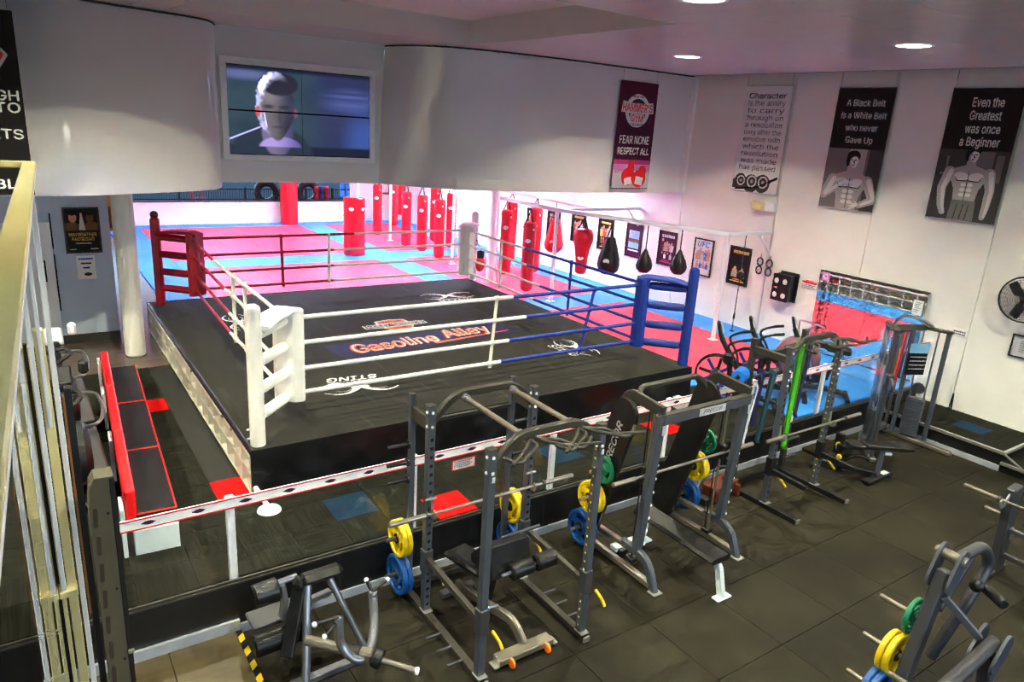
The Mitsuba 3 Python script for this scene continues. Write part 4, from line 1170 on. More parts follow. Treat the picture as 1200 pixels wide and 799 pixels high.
part(t, 'cross_tube', bar((9.26, -3.3, 0.6), (9.26, -4.6, 0.6), 0.06, 0.05), 'silver_tube')
part(t, 'cross_tube', bar((9.3, -3.3, 0.25), (9.3, -4.6, 0.25), 0.06, 0.06), 'steel_mid')
part(t, 'pad', sweep([(9.7, -3.95, 0.46), (8.65, -3.95, 0.46)], rect(0.32, 0.075, 0.03)), 'black_pad', 35)
part(t, 'front_leg', sweep(fil([(9.0, -3.95, 0.4), (8.72, -3.95, 0.4), (8.6, -3.95, 0.0)], 0.1, 7), rect(0.06, 0.13, 0.015)), 'steel_grey', 35)
part(t, 'spine', bar((9.3, -3.95, 0.38), (8.7, -3.95, 0.39), 0.08, 0.07), 'steel_grey')
barbell(-5.05, -2.86, 9.0, 1.03, 'steel barbell on the bench press station, pointing at the steps', 'y')
t = thing('skipping_rope', 'small black skipping rope coil with handles on the floor by the steps', 'skipping rope')
part(t, 'coil', tube([(11.3 + 0.12 * math.cos(a), -3.05 + 0.1 * math.sin(a), 0.16 + 0.1 * math.sin(a * 2)) for a in np.linspace(0, 5.6, 20)], 0.014, 8), 'dark_hole', True)
part(t, 'handle', cyl((11.2, -3.1, 0.02), (11.22, -3.05, 0.28), 0.03, 10), 'steel_mid', 40)
part(t, 'handle', cyl((11.32, -3.1, 0.02), (11.33, -3.07, 0.24), 0.03, 10), 'dark_hole', 40)

# plate-loaded lever machine in the near corner
t = thing('lever_machine', 'grey plate loaded lever machine with two bent arms in the near corner', 'plate loaded machine')
YB = -3.95
part(t, 'mast', bar((5.62, YB, 0.0), (6.03, YB, 1.5), 0.1, 0.13, 0.012, (1, 0, 0)), 'steel_mid')
part(t, 'mast_brace', bar((6.0, YB - 0.02, 1.15), (6.62, YB + 0.05, 1.42), 0.09, 0.07, 0.01), 'steel_mid')
for s in (0.07, -0.09):
    v, f = extr(sg.LineString([(0.0, 0.0), (0.1, 0.2)]).buffer(0.085, 8), 0.025)
    part(t, 'pivot_plate', (np.c_[v[:, 0] + 5.98, v[:, 2] + YB + s - 0.012, v[:, 1] + 1.42], f), 'steel_grey', 30)
part(t, 'pivot_axle', cyl((6.07, YB - 0.13, 1.62), (6.07, YB + 0.12, 1.62), 0.045, 16), 'bar_steel', 40)
bolt(t, (6.07, YB - 0.115, 1.62), (0, -1, 0), 0.03, 'silver_tube')
part(t, 'far_arm', tube(fil([(6.1, YB - 0.04, 1.6), (6.75, YB + 0.02, 1.5), (6.98, YB, 1.28), (6.75, YB, 0.98), (6.5, YB + 0.1, 0.35)], 0.25, 7), 0.05, 14), 'steel_mid', True)
part(t, 'far_handle', cyl((6.72, YB - 0.1, 1.14), (6.6, YB - 0.3, 1.14), 0.045, 14), 'black_plastic', 40)
part(t, 'far_handle_knob', ball((6.62, YB - 0.06, 1.18), 0.06, 12), 'black_plastic', True)
part(t, 'near_arm', tube(fil([(6.25, -4.35, 0.98), (5.75, -4.38, 0.98), (5.2, -4.4, 0.98), (4.98, -4.42, 0.75), (4.9, -4.42, 0.3)], 0.25, 7), 0.055, 14), 'steel_mid', True)
for s in (0.09, -0.09):
    v, f = extr(sg.LineString([(0.0, 0.0), (0.12, 0.14)]).buffer(0.09, 8), 0.025)
    part(t, 'pivot_plate', (np.c_[v[:, 0] + 6.14, v[:, 2] - 4.35 + s - 0.012, v[:, 1] + 0.86], f), 'steel_grey', 30)
part(t, 'link_tube', bar((5.98, YB - 0.06, 1.3), (6.16, -4.28, 1.0), 0.055, 0.055), 'steel_grey')
part(t, 'lower_frame', bar((6.2, -4.35, 0.9), (6.35, -4.4, 0.0), 0.1, 0.1, 0.012, (1, 0, 0)), 'steel_mid')
part(t, 'lower_frame', bar((6.3, -4.4, 0.55), (6.75, -4.6, 0.42), 0.07, 0.07, 0.012), 'steel_mid')
part(t, 'seat_post', bar((6.72, -4.75, 0.0), (6.78, -4.7, 0.86), 0.1, 0.1, 0.012, (1, 0, 0)), 'steel_grey')
for dx in (-0.13, 0.13):
    v, f = extr(sg.LineString([(0.0, 0.0), (0.06, 0.22)]).buffer(0.06, 8), 0.025)
    part(t, 'seat_bracket', (np.c_[v[:, 2] + 6.74 + dx, v[:, 0] - 4.72, v[:, 1] + 0.66], f[:, ::-1]), 'steel_grey', 30)
part(t, 'cushion', cbox((6.83, -4.6, 0.72), (0.42, 0.08, 0.4), 0.03), 'black_pad')
part(t, 'base_rail', bar((5.62, -3.6, 0.04), (5.62, -4.9, 0.04), 0.1, 0.07, 0.012), 'steel_mid')
part(t, 'base_rail', bar((5.62, -4.4, 0.04), (6.75, -4.75, 0.04), 0.1, 0.07, 0.012), 'steel_mid')
for col, x, z, n_ in (('green', 5.98, 1.0, 1), ('yellow', 5.83, 0.66, 2), ('blue', 5.68, 0.33, 2)):
    part(t, 'weight_horn', cyl((x, YB + 0.05, z), (x, YB + 0.42, z), 0.022, 12), 'bar_steel', 40)
    for k in range(n_):
        plate(col, (x, YB + 0.12 + 0.06 * k, z - 0.008), (0, 1, 0), f'{col} weight plate' + (f', {("nearer", "farther")[k]} of two' if n_ > 1 else ' alone') + ' on the lever machine in the near corner')
part(t, 'load_horn', cyl((4.9, -4.36, 0.78), (4.88, -3.9, 0.82), 0.026, 12), 'bar_steel', 40)
part(t, 'load_horn', cyl((5.5, -4.3, 0.7), (5.45, -3.95, 0.72), 0.026, 12), 'bar_steel', 40)

# chest supported row at the near left
t = thing('row_machine', 'silver tube T-bar row machine with black pads by the hazard tape', 'row machine')
part(t, 'chest_pad', bar((1.68, -0.66, 0.85), (2.08, -0.66, 0.86), 0.15, 0.1, 0.045), 'black_pad')
part(t, 'chest_pad_end', bar((1.62, -0.66, 0.84), (1.72, -0.66, 0.84), 0.16, 0.12, 0.045), 'black_pad')
part(t, 'roller', lathe([(0.02, 0), (0.085, 0), (0.1, 0.015), (0.1, 0.2), (0.085, 0.215), (0.02, 0.215)], (1.3, -0.62, 0.8), (1, 0.02, 0.06), 22), 'black_pad', 40)
part(t, 'roller_axle', cyl((1.46, -0.62, 0.86), (1.68, -0.62, 0.88), 0.028, 12), 'silver_tube', 40)
part(t, 'roller_stem', sweep(fil([(1.54, -0.62, 0.85), (1.56, -0.64, 0.7), (1.54, -0.62, 0.5)], 0.2), rect(0.1, 0.05, 0.012), (1, 0, 0)), 'silver_tube', 35)
part(t, 'front_leg', tube([(1.75, -0.68, 0.8), (1.62, -0.98, 0.0)], 0.038, 14), 'silver_tube', True)
part(t, 'rear_leg', tube([(1.96, -0.66, 0.78), (2.24, -0.92, 0.0)], 0.032, 14), 'silver_tube', True)
part(t, 'back_strap', bar((1.7, -0.64, 0.8), (1.5, -0.84, 0.25), 0.12, 0.05, 0.01), 'black_plastic')
part(t, 'foot_platform', bar((1.3, -0.42, 0.4), (1.85, -0.42, 0.42), 0.26, 0.04, 0.008), 'steel_mid')
part(t, 'lower_roller', lathe([(0.02, 0), (0.085, 0), (0.1, 0.015), (0.1, 0.42), (0.085, 0.435), (0.02, 0.435)], (1.27, -0.66, 0.32), (1, 0.02, 0.04), 22), 'black_vinyl', 40)
part(t, 'cross_tube', bar((1.6, -0.5, 0.46), (2.05, -0.42, 0.46), 0.06, 0.06), 'silver_tube')
part(t, 'lever_tube', cyl((1.62, -1.0, 0.5), (2.0, -1.3, 0.42), 0.045, 14), 'bar_steel', 40)
part(t, 'lever_sleeve', cyl((1.9, -1.22, 0.44), (1.99, -1.29, 0.42), 0.06, 14), 'black_plastic', 40)
part(t, 'lever_hub', bar((1.98, -1.28, 0.42), (2.08, -1.36, 0.4), 0.1, 0.1, 0.02), 'bar_steel')
part(t, 'stopper', cyl((2.08, -1.36, 0.4), (2.14, -1.42, 0.38), 0.085, 18), 'black_plastic', 40)
part(t, 'load_horn', cyl((2.12, -1.4, 0.38), (2.38, -1.6, 0.3), 0.026, 12), 'bar_steel', 40)
part(t, 'horn_cap', cyl((2.37, -1.59, 0.3), (2.39, -1.61, 0.3), 0.034, 14), 'white_paint', 40)
ya = tube(fil([(1.83, -1.22, 0.8), (1.83, -1.24, 0.52), (1.96, -1.36, 0.38), (2.1, -1.28, 0.42), (2.22, -1.08, 0.5), (2.26, -0.94, 0.66), (2.26, -0.94, 0.72)], 0.16, 8), 0.04, 14)
part(t, 'yoke', ya, 'silver_tube', True)
for a, b in (((1.83, -1.22, 0.8), (1.62, -1.24, 0.82)), ((1.83, -1.22, 0.76), (1.68, -1.3, 0.72)), ((2.26, -0.94, 0.72), (2.42, -0.9, 0.76)), ((2.26, -0.94, 0.7), (2.24, -0.84, 0.78))):
    h = part(t, 'handle', cyl(a, b, 0.017, 10), 'black_plastic', 40)
    part(h, 'handle_cap', ball(b, 0.024, 8), 'white_paint', True)
part(t, 'base_tube', bar((1.5, -0.95, 0.03), (2.3, -0.92, 0.03), 0.08, 0.06), 'silver_tube')

# ---------------------------------------------------------------- glass balustrade along the ledge
t = thing('glass_balustrade', 'glass balustrade with white posts and a red edged white top rail along the ledge', 'balustrade')
_px = [1.29, 3.14, 5.0, 6.93, 8.68, 10.5]
for a, b in zip([0.42] + _px + [12.36], _px + [12.36, 13.74]):
    part(t, 'glass_pane', (np.array([[a + 0.03, 0.008, H_UP], [b - 0.03, 0.008, H_UP], [b - 0.03, 0.008, 1.36], [a + 0.03, 0.008, 1.36]]), np.array([[0, 1, 2], [0, 2, 3]])), 'pane_glass')
for x in _px + [12.36]:
    part(t, 'post', cbox((x, 0.04, (H_UP + 1.45) / 2), (0.075, 0.05, 1.45 - H_UP), 0.006), 'white_paint')
rl = part(t, 'top_rail', box2((0.38, -0.012, 1.345), (13.74, 0.012, 1.445), 0.003), 'white_paint')
for z in (1.349, 1.441):
    part(rl, 'red_stripe', box2((0.38, -0.0145, z - 0.006), (13.74, -0.0115, z + 0.006)), 'print_red', label='red edge stripe')
for k in range(32):
    x = 0.62 + 0.4 * k
    part(rl, 'logo_print', place(extr(ell(0, 0, 0.045, 0.018).union(sg.box(-0.055, -0.006, 0.055, 0.006)), 0.0008), (x, -0.0125, 1.395), CX, UP), 'print_maroon')
t = thing('glass_notice', 'small white notice with a red border stuck on the glass balustrade', 'notice')
o = np.array([3.73, -0.002, 1.235])
part(t, 'sheet', place(extr(sg.box(-0.14, -0.058, 0.14, 0.058).buffer(0.006), 0.002), o, CX, UP), 'print_red')
part(t, 'sheet_face', place(extr(sg.box(-0.134, -0.052, 0.134, 0.052), 0.002), o, CX, UP, 0.001), 'print_paper')
for k in range(4):
    part(t, 'text_line', place(extr(unary_union([sg.box(-0.12 + 0.026 * j, 0, -0.1 + 0.026 * j, 0.012) for j in range(9 - k % 2)]), 0.001), o + [0, 0, 0.03 - 0.022 * k], CX, UP, 0.0026), 'print_grey1')
t = thing('step_wedge', 'small white plastic step wedge on the carpet behind the glass', 'step')
v, f = extr(sg.Polygon([(0, 0), (0.3, 0), (0.3, 0.06), (0.12, 0.16), (0, 0.16)]).buffer(0.01, 3), 0.35)
solo(t, (np.c_[v[:, 0] + 8.5, v[:, 2] + 1.0, v[:, 1] + H_UP + 0.01], f[:, ::-1]), 'white_box', 30)
t = thing('step_wedge', 'white plastic foot cap on the carpet at the ring corner nearest the glass', 'foot cap')
part(t, 'cap', lathe([(0, 0.035), (0.07, 0.033), (0.12, 0.02), (0.13, 0)], (1.93, 1.12, H_UP), n=24), 'white_paint', 40)
part(t, 'strut', bar((1.93, 1.15, H_UP + 0.03), (1.86, 1.42, H_UP + 0.16), 0.05, 0.04), 'white_paint')

# ---------------------------------------------------------------- things on the right wall


def wframe(y, z, off=0.0):
    return wallp(y, z, off)


def wprint(parent, name, shape, m, o, layer=0, label=None, th=0.0008):
    mesh = extr(shape, th) if hasattr(shape, 'geom_type') else shape
    return part(parent, name, place(mesh, o, W_T, UP, 0.0012 * layer), m, label=label)


def fprint(parent, name, shape, m, o, layer=0, label=None, th=0.0008):
    mesh = extr(shape, th) if hasattr(shape, 'geom_type') else shape
    return part(parent, name, place(mesh, o, CX, UP, 0.0012 * layer), m, label=label)


def hang(parent, xs, z0, z1, o, fn):
    for x in xs:
        part(parent, 'hanging_wire', place(extr(sg.box(x - 0.003, z0, x + 0.003, z1), 0.003), o, *fn), 'print_grey2')


# banner of a saying
def wall_banner(y0, y1, z0, z1, m, label, off=0.05):
    t = thing('wall_banner', label, 'banner')
    o = wframe((y0 + y1) / 2, z0, off)
    w = abs(y1 - y0) / 2
    part(t, 'cloth', place(cbox((0, (z1 - z0) / 2, 0), (2 * w, z1 - z0, 0.006), 0.002), o, W_T, UP, -0.004), m)
    for z in (0.01, z1 - z0 - 0.01):
        part(t, 'hem_rod', place(cbox((0, z, 0), (2 * w + 0.01, 0.022, 0.014), 0.004), o, W_T, UP, -0.004), 'print_silver')
    hang(t, (-w + 0.03, w - 0.03), z1 - z0, H_CEIL - z0, o, (W_T, UP))
    return t, o, w


t, o, w = wall_banner(5.0, 3.8, 3.69, 5.98, 'print_paper', 'white wall banner headed Character with black lettering and a weights picture')
lines = ['Character', 'is the ability', 'to carry', 'through on', 'a resolution', 'long after the', 'emotion with', 'which the', 'resolution', 'was made', 'has passed']
for k, s in enumerate(lines):
    wprint(t, 'lettering', text(s, 0.108, 0.96, k == 0, cx=0, y=2.02 - 0.152 * k), 'print_ink', o, 1)
wprint(t, 'picture_print', sg.box(-w, 0.01, w, 0.42).intersection(unary_union([ell(-0.4, 0.24, 0.16, 0.17), ell(-0.1, 0.2, 0.2, 0.2), ell(0.2, 0.22, 0.2, 0.2), sg.box(-w, 0.08, 0.35, 0.28)])), 'print_grey1', o, 1)
for cx, r in ((-0.38, 0.11), (-0.08, 0.13), (0.22, 0.13)):
    wprint(t, 'picture_print', ell(cx, 0.25, r, r).difference(ell(cx, 0.25, r * 0.75, r * 0.75)), 'print_grey4', o, 2)
    wprint(t, 'picture_print', ell(cx, 0.25, r * 0.3, r * 0.3), 'print_grey3', o, 2)
wprint(t, 'picture_print', limb([(-0.5, 0.06), (0.1, 0.14), (0.55, 0.36)], 0.02, 0.03), 'print_black', o, 2)


def torso(fn, t, o, cx, cy, s, arms, tones, legs=True):
    """a bare-chested man in flat grey tones; fn prints a layer"""
    d, m_, l = tones
    q = lambda x, y: (cx + s * x, cy + s * y)  # noqa: E731
    body = blob([q(*p) for p in ((-0.2, 0), (0.2, 0), (0.23, 0.25), (0.37, 0.52), (0.36, 0.62), (0.2, 0.68), (0.08, 0.72), (-0.08, 0.72), (-0.2, 0.68), (-0.36, 0.62), (-0.37, 0.52), (-0.23, 0.25))], 0.02 * s)
    fn(t, 'figure_print', body, m_, o, 2)
    for a in arms:
        fn(t, 'figure_print', limb([q(*p) for p in a], 0.105 * s, 0.055 * s), m_, o, 3)
        fn(t, 'figure_print', limb([q(p[0] + 0.03, p[1] + 0.01) for p in a], 0.05 * s, 0.02 * s), l, o, 4)
    for sx in (-1, 1):
        fn(t, 'figure_print', ell(*q(0.14 * sx, 0.5), 0.14 * s, 0.085 * s, 8 * sx), l, o, 3)
        for k in range(3):
            fn(t, 'figure_print', ell(*q(0.065 * sx, 0.34 - 0.1 * k), 0.055 * s, 0.038 * s), l, o, 3)
        fn(t, 'figure_print', limb([q(0.02 * sx, 0.42), q(0.2 * sx, 0.41), q(0.26 * sx, 0.5)], 0.012 * s, 0.006 * s), d, o, 4)
    fn(t, 'figure_print', sg.box(*q(-0.006, 0.02), *q(0.006, 0.6)), d, o, 4)
    fn(t, 'figure_print', limb([q(0, 0.66), q(0, 0.8)], 0.1 * s, 0.085 * s), m_, o, 3)
    fn(t, 'figure_print', ell(*q(0.0, 0.93), 0.115 * s, 0.155 * s), m_, o, 4)
    fn(t, 'figure_print', ell(*q(0.035, 0.91), 0.07 * s, 0.12 * s), l, o, 5)
    hair = ell(*q(0.0, 1.0), 0.135 * s, 0.11 * s).union(ell(*q(-0.09, 0.93), 0.05 * s, 0.12 * s)).difference(ell(*q(0.03, 0.88), 0.1 * s, 0.12 * s))
    fn(t, 'figure_print', hair, 'print_black', o, 6)
    for e in (-0.025, 0.06):
        fn(t, 'figure_print', ell(*q(e, 0.935), 0.024 * s, 0.01 * s), 'print_black', o, 6)
    fn(t, 'figure_print', limb([q(0.02, 0.92), q(0.03, 0.88)], 0.01 * s, 0.014 * s), d, o, 6)
    fn(t, 'figure_print', ell(*q(0.02, 0.84), 0.032 * s, 0.01 * s), d, o, 6)


t, o, w = wall_banner(2.74, 1.58, 3.6, 5.94, 'print_black', 'black wall banner reading A Black Belt is a White Belt who never Gave Up')
for k, (s, ww) in enumerate((('A Black Belt', 0.78), ('is a White Belt', 0.92), ('who never', 0.66), ('Gave Up', 0.56))):
    wprint(t, 'lettering', text(s, 0.12, ww, False, cx=0.03, y=1.98 - 0.23 * k), 'print_paper', o, 1)
wprint(t, 'picture_print', sg.box(-w, 0.02, w, 1.18), 'print_grey2', o, 1)
wprint(t, 'picture_print', sg.box(-0.1, 0.6, 0.25, 1.18), 'print_grey3', o, 2)
wprint(t, 'picture_print', sg.box(0.3, 0.02, w, 1.18), 'print_grey1', o, 2)
clip = sg.box(-w, 0.02, w, 1.2)


def wclip(t_, n_, shape, m_, o_, layer=0):
    sh = shape.intersection(clip)
    if sh.area > 1e-6:
        wprint(t_, n_, sh, m_, o_, layer + 1)


torso(wclip, t, o, 0.0, 0.02, 1.02, [[(-0.36, 0.55), (-0.5, 0.25), (-0.12, 0.52), (0.02, 0.5)], [(0.36, 0.55), (0.52, 0.22), (0.28, 0.1)]], ('print_grey1', 'print_grey3', 'print_grey4'))
for a in (-20, 10, 40, 75):
    wclip(t, 'figure_print', limb([(0.24, 0.12), (0.24 - 0.16 * math.cos(math.radians(a)), 0.12 + 0.12 * math.sin(math.radians(a)) - 0.05)], 0.022, 0.012), 'print_grey4', o, 6)

t, o, w = wall_banner(0.57, -0.58, 3.67, 5.92, 'print_black', 'black wall banner reading Even the Greatest was once a Beginner')
for k, (s, ww) in enumerate((('Even the', 0.5), ('Greatest', 0.5), ('was once', 0.56), ('a Beginner', 0.64))):
    wprint(t, 'lettering', text(s, 0.145, ww, True, cx=0.04, y=1.93 - 0.215 * k), 'print_grey4', o, 1)
wprint(t, 'picture_print', sg.box(-w, 0.02, w, 1.22), 'print_grey1', o, 1)
wprint(t, 'picture_print', sg.box(0.0, 0.66, 0.34, 1.2), 'print_grey2', o, 2)
wprint(t, 'picture_print', unary_union([sg.box(-0.5, 0.78, -0.05, 0.82), sg.box(-0.42, 0.5, -0.38, 1.1), sg.box(0.38, 0.7, 0.5, 1.15)]), 'print_grey2', o, 2)
clip = sg.box(-w, 0.02, w, 1.24)
torso(wclip, t, o, 0.0, 0.34, 0.86, [[(-0.38, 0.58), (-0.47, 0.25), (-0.42, -0.1), (-0.36, -0.24)], [(0.38, 0.58), (0.45, 0.25), (0.44, -0.08), (0.42, -0.26)]], ('print_grey1', 'print_grey3', 'print_grey4'))
wclip(t, 'figure_print', blob([(-0.2, 0.02), (0.22, 0.02), (0.2, 0.36), (-0.18, 0.36)], 0.02), 'print_grey2', o, 4)
for x in (-0.1, 0.0, 0.09):
    wclip(t, 'figure_print', limb([(x, 0.05), (x + 0.02, 0.3)], 0.012, 0.006), 'print_grey1', o, 5)

# banner on the glossy fascia
t = thing('club_banner', 'maroon hanging banner of the gym with gloves, reading Fear None Respect All', 'banner')
BO = np.array([11.89, 6.47, 3.56])
part(t, 'cloth', place(cbox((0, 1.18, 0), (1.16, 2.36, 0.006), 0.002), BO, CX, UP, -0.004), 'print_maroon')
hang(t, (-0.52, 0.52), 2.36, 2.6, BO, (CX, UP))
ring_ = ell(0, 1.74, 0.37, 0.36)
fprint(t, 'emblem', ring_, 'print_paper', BO, 1)
fprint(t, 'emblem', ell(0, 1.74, 0.27, 0.26), 'print_maroon', BO, 2)
fprint(t, 'lettering', text('MUAY THAI', 0.05, 0.34, cx=0, y=2.02), 'print_ink', BO, 2)
fprint(t, 'lettering', text('FITNESS CENTRE', 0.045, 0.4, cx=0, y=1.415), 'print_ink', BO, 2)
fprint(t, 'emblem', sg.Polygon([(-0.5, 1.7), (-0.46, 1.94), (-0.2, 1.9), (0.2, 1.9), (0.46, 1.94), (0.5, 1.7), (0.2, 1.68), (-0.2, 1.68)]), 'print_paper', BO, 3)
fprint(t, 'lettering', text("HAMMER'S", 0.17, 0.92, True, cx=0, y=1.72), 'print_red', BO, 4)
fprint(t, 'emblem', sg.box(-0.21, 1.48, 0.21, 1.67), 'print_paper', BO, 3)
fprint(t, 'lettering', text('GYM', 0.14, 0.36, True, cx=0, y=1.505), 'print_red', BO, 4)
fprint(t, 'lettering', text('FEAR NONE', 0.17, 0.92, True, cx=0, y=1.02), 'print_white', BO, 1)
fprint(t, 'lettering', text('RESPECT ALL', 0.15, 0.98, True, cx=0, y=0.78), 'print_white', BO, 1)
fprint(t, 'picture_print', sg.box(-0.58, 0.02, 0.58, 0.42), 'print_grey4', BO, 1)
fprint(t, 'picture_print', sg.box(-0.58, 0.36, 0.58, 0.56), 'print_pink', BO, 1)
fprint(t, 'picture_print', sg.box(-0.58, 0.56, 0.58, 0.66), 'print_magenta', BO, 1)
fprint(t, 'glove_print', ell(-0.1, 0.28, 0.2, 0.2).union(ell(-0.02, 0.5, 0.1, 0.15)), 'print_red', BO, 3)
fprint(t, 'glove_print', ell(0.26, 0.24, 0.22, 0.2, 20).union(ell(0.34, 0.42, 0.12, 0.12)), 'print_red', BO, 4)
fprint(t, 'glove_print', sa.rotate(sg.box(-0.2, 0.1, 0.02, 0.26), 12), 'print_white', BO, 5)
fprint(t, 'glove_print', sa.rotate(sg.box(0.14, 0.1, 0.38, 0.28), -10), 'print_white', BO, 6)

# dark banner at the left end of the fascia
t = thing('club_banner', 'black hanging banner cut off at the far left, with white capitals and a red badge', 'banner')
BL = np.array([-0.28, 5.62, 3.52])
part(t, 'cloth', place(cbox((0, 1.14, 0), (1.0, 2.28, 0.006), 0.002), BL, CX, UP, -0.004), 'print_black')
hang(t, (-0.45, 0.45), 2.28, 2.62, BL, (CX, UP))
fprint(t, 'emblem', sg.Polygon([(0.1, 1.86), (0.28, 1.9), (0.4, 1.75), (0.28, 1.56), (0.1, 1.6)]), 'print_grey4', BL, 1)
fprint(t, 'emblem', sg.Polygon([(0.1, 1.82), (0.26, 1.86), (0.36, 1.75), (0.27, 1.62), (0.1, 1.66)]), 'print_red', BL, 2)
for s, z in (('ENOUGH', 1.2), ('INTO', 1.05), ('SPORTS', 0.72), ('POSSIBLE', 0.08)):
    fprint(t, 'lettering', text(s, 0.12, 0.13 * len(s), True, cx=0.46 - 0.065 * len(s) if s != 'POSSIBLE' else -0.08, y=z), 'print_white', BL, 1)

# framed fight posters in a row
PAL = [('print_gold', 'print_red', 'print_brown'), ('print_maroon', 'print_cyan', 'print_orange'), ('print_magenta', 'print_grey4', 'print_maroon'), ('print_grey4', 'print_blue', 'print_skin'), ('print_black', 'print_gold', 'print_grey3'),
       ('print_brown', 'print_gold', 'print_blue'), ('print_black', 'print_red', 'print_grey3'), ('print_black', 'print_grey4', 'print_brown'), ('print_black', 'print_grey3', 'print_red')]
LBL = ['gold and red fight poster in black frame behind the big black teardrop bag', 'maroon framed poster with a pale blue picture, next right of the teardrop bag', 'magenta fight poster in black frame between the two small speed bags',
       'white and blue poster headed UFC in black frame by the blue ring corner', 'dark poster with gold figures in black frame, nearest the round training rings', 'brown and gold poster in black frame behind the red uppercut bag',
       'dark red poster in black frame behind the red pear shaped bag', 'dark poster in black frame behind the paired red bags', 'black framed grey poster nearest the far white column']
FR = [(9.52, 8.88, 1.57, 2.47), (8.34, 7.73, 1.58, 2.47), (7.11, 6.5, 1.58, 2.46), (5.9, 5.3, 1.56, 2.46), (4.8, 4.2, 1.56, 2.45), (10.74, 10.1, 1.6, 2.46), (11.95, 11.32, 1.55, 2.35), (13.05, 12.5, 1.55, 2.3), (14.2, 13.65, 1.55, 2.3)]
for i, (ya, yb_, z0, z1) in enumerate(FR):
    t = thing('framed_poster', LBL[i], 'poster', 'framed fight posters on the white wall')
    rr_ = random.Random(40 + i)
    w, h = abs(ya - yb_) / 2, z1 - z0
    o = wframe((ya + yb_) / 2, z0, 0.02)
    fm = sg.box(-w, 0, w, h).difference(sg.box(-w + 0.03, 0.03, w - 0.03, h - 0.03))
    part(t, 'frame', place(extr(fm, 0.03), o, W_T, UP, -0.015), 'black_plastic')
    a, b, c = PAL[i]
    bgc = {3: 'print_grey4', 2: 'print_maroon', 1: 'print_maroon'}.get(i, 'print_black')
    wprint(t, 'backing', sg.box(-w + 0.02, 0.02, w - 0.02, h - 0.02), bgc, o, 0)
    if i == 1:
        wprint(t, 'picture_print', sg.box(-0.2, 0.24, 0.2, 0.72), 'print_cyan', o, 1)
        for x in (-0.08, 0.08):
            wprint(t, 'picture_print', ell(x, 0.6, 0.06, 0.06).difference(ell(x, 0.6, 0.04, 0.04)), 'print_orange', o, 2)
        wprint(t, 'picture_print', sg.box(-0.2, 0.4, 0.2, 0.5), 'print_brown', o, 2)
        wprint(t, 'picture_print', sg.box(-0.2, 0.16, 0.2, 0.2), 'print_paper', o, 1)
        continue
    if i == 3:
        wprint(t, 'lettering', text('UFC', 0.13, 0.36, True, 0.2, cx=-0.02, y=h - 0.2), 'print_blue', o, 2)
    else:
        wprint(t, 'text_print', unary_union([sa.rotate(sg.box(x, 0, x + 0.06, 0.07), rr_.uniform(-8, 8)) for x in np.arange(-0.2, 0.18, 0.075)]) if i else sg.box(-0.2, 0, 0.2, 0.06), 'print_gold' if i in (0, 4, 5) else 'print_grey4', o + UP * (h - 0.16), 1)
    n = 5 if i != 4 else 2
    for k in range(n):
        x = -0.2 + 0.4 * (k + 0.5) / n
        hh = rr_.uniform(0.14, 0.26)
        y0 = h * 0.42 if i != 4 else 0.2
        wprint(t, 'figure_print', blob([(x - 0.055, y0), (x + 0.055, y0), (x + 0.07, y0 + hh), (x - 0.07, y0 + hh)], 0.01), (a, b, c, 'print_skin', 'print_grey3')[(k + i) % 5] if i != 4 else 'print_grey3', o, 2)
        wprint(t, 'figure_print', ell(x, y0 + hh + 0.03, 0.035, 0.045), 'print_skin' if i != 4 else 'print_gold', o, 3)
    for k in range(4):
        x = -0.2 + 0.4 * (k + 0.5) / 4
        wprint(t, 'figure_print', blob([(x - 0.035, h * 0.2), (x + 0.035, h * 0.2), (x + 0.04, h * 0.32), (x - 0.04, h * 0.32)], 0.01), (c, b)[k % 2], o, 1)
        wprint(t, 'figure_print', ell(x, h * 0.36, 0.025, 0.03), 'print_skin', o, 2)
    wprint(t, 'text_print', sg.box(-0.2, 0.07, 0.2, 0.1).union(sg.box(-0.12, 0.12, 0.12, 0.14)), a if a != 'print_black' else 'print_gold', o, 1)

t = thing('club_mirror', 'large frameless wall mirror with black handle lettering down its left edge', 'mirror')
MY0, MY1, MZ0, MZ1 = 2.4, 0.18, H_UP + 0.05, 2.32
a, b = wallp(MY0, 0, 0.022), wallp(MY1, 0, 0.022)
LEAN = 0.055
nw = unit([-1, WB, 0])
am = (a + b) / 2
for p, q in ((a, am), (am, b)):
    e = (q - p) * 0.001
    part(t, 'mirror_sheet', (np.array([p + e + UP * MZ0, q - e + UP * MZ0, q - e + UP * MZ1 + nw * LEAN, p + e + UP * MZ1 + nw * LEAN]), np.array([[0, 1, 2], [0, 2, 3]])), 'mirror_glass')
part(t, 'foot_rail', bar(wallp(MY0, MZ0 - 0.012, 0.02), wallp(MY1, MZ0 - 0.012, 0.02), 0.03, 0.02, 0.003), 'steel_dark')
part(t, 'top_edge', bar(wallp(MY0, MZ1 + 0.008, 0.045), wallp(MY1, MZ1 + 0.008, 0.045), 0.09, 0.014, 0.002), 'steel_dark')
mo = wallp(2.27, -0.1, 0.026)
ML = lambda z: mo + nw * LEAN * (z - MZ0) / (MZ1 - MZ0)  # noqa: E731
for k, ch in enumerate('@HAMMERSGYM'):
    wprint(t, 'lettering', text(ch, 0.1, 0.1, True, 0.25, cx=0, y=2.13 - 0.142 * k), 'print_ink', ML(2.13 - 0.142 * k), 0)
for k, ch in enumerate('INSTAGRAMFITNESS'):
    wprint(t, 'lettering', text(ch, 0.05, 0.05, True, cx=0.16, y=2.17 - 0.087 * k), 'print_ink', ML(2.17 - 0.087 * k), 0)
wprint(t, 'badge_print', sg.box(-0.06, 2.25, 0.09, 2.4).buffer(0.01), 'print_pink', ML(2.25), 0)
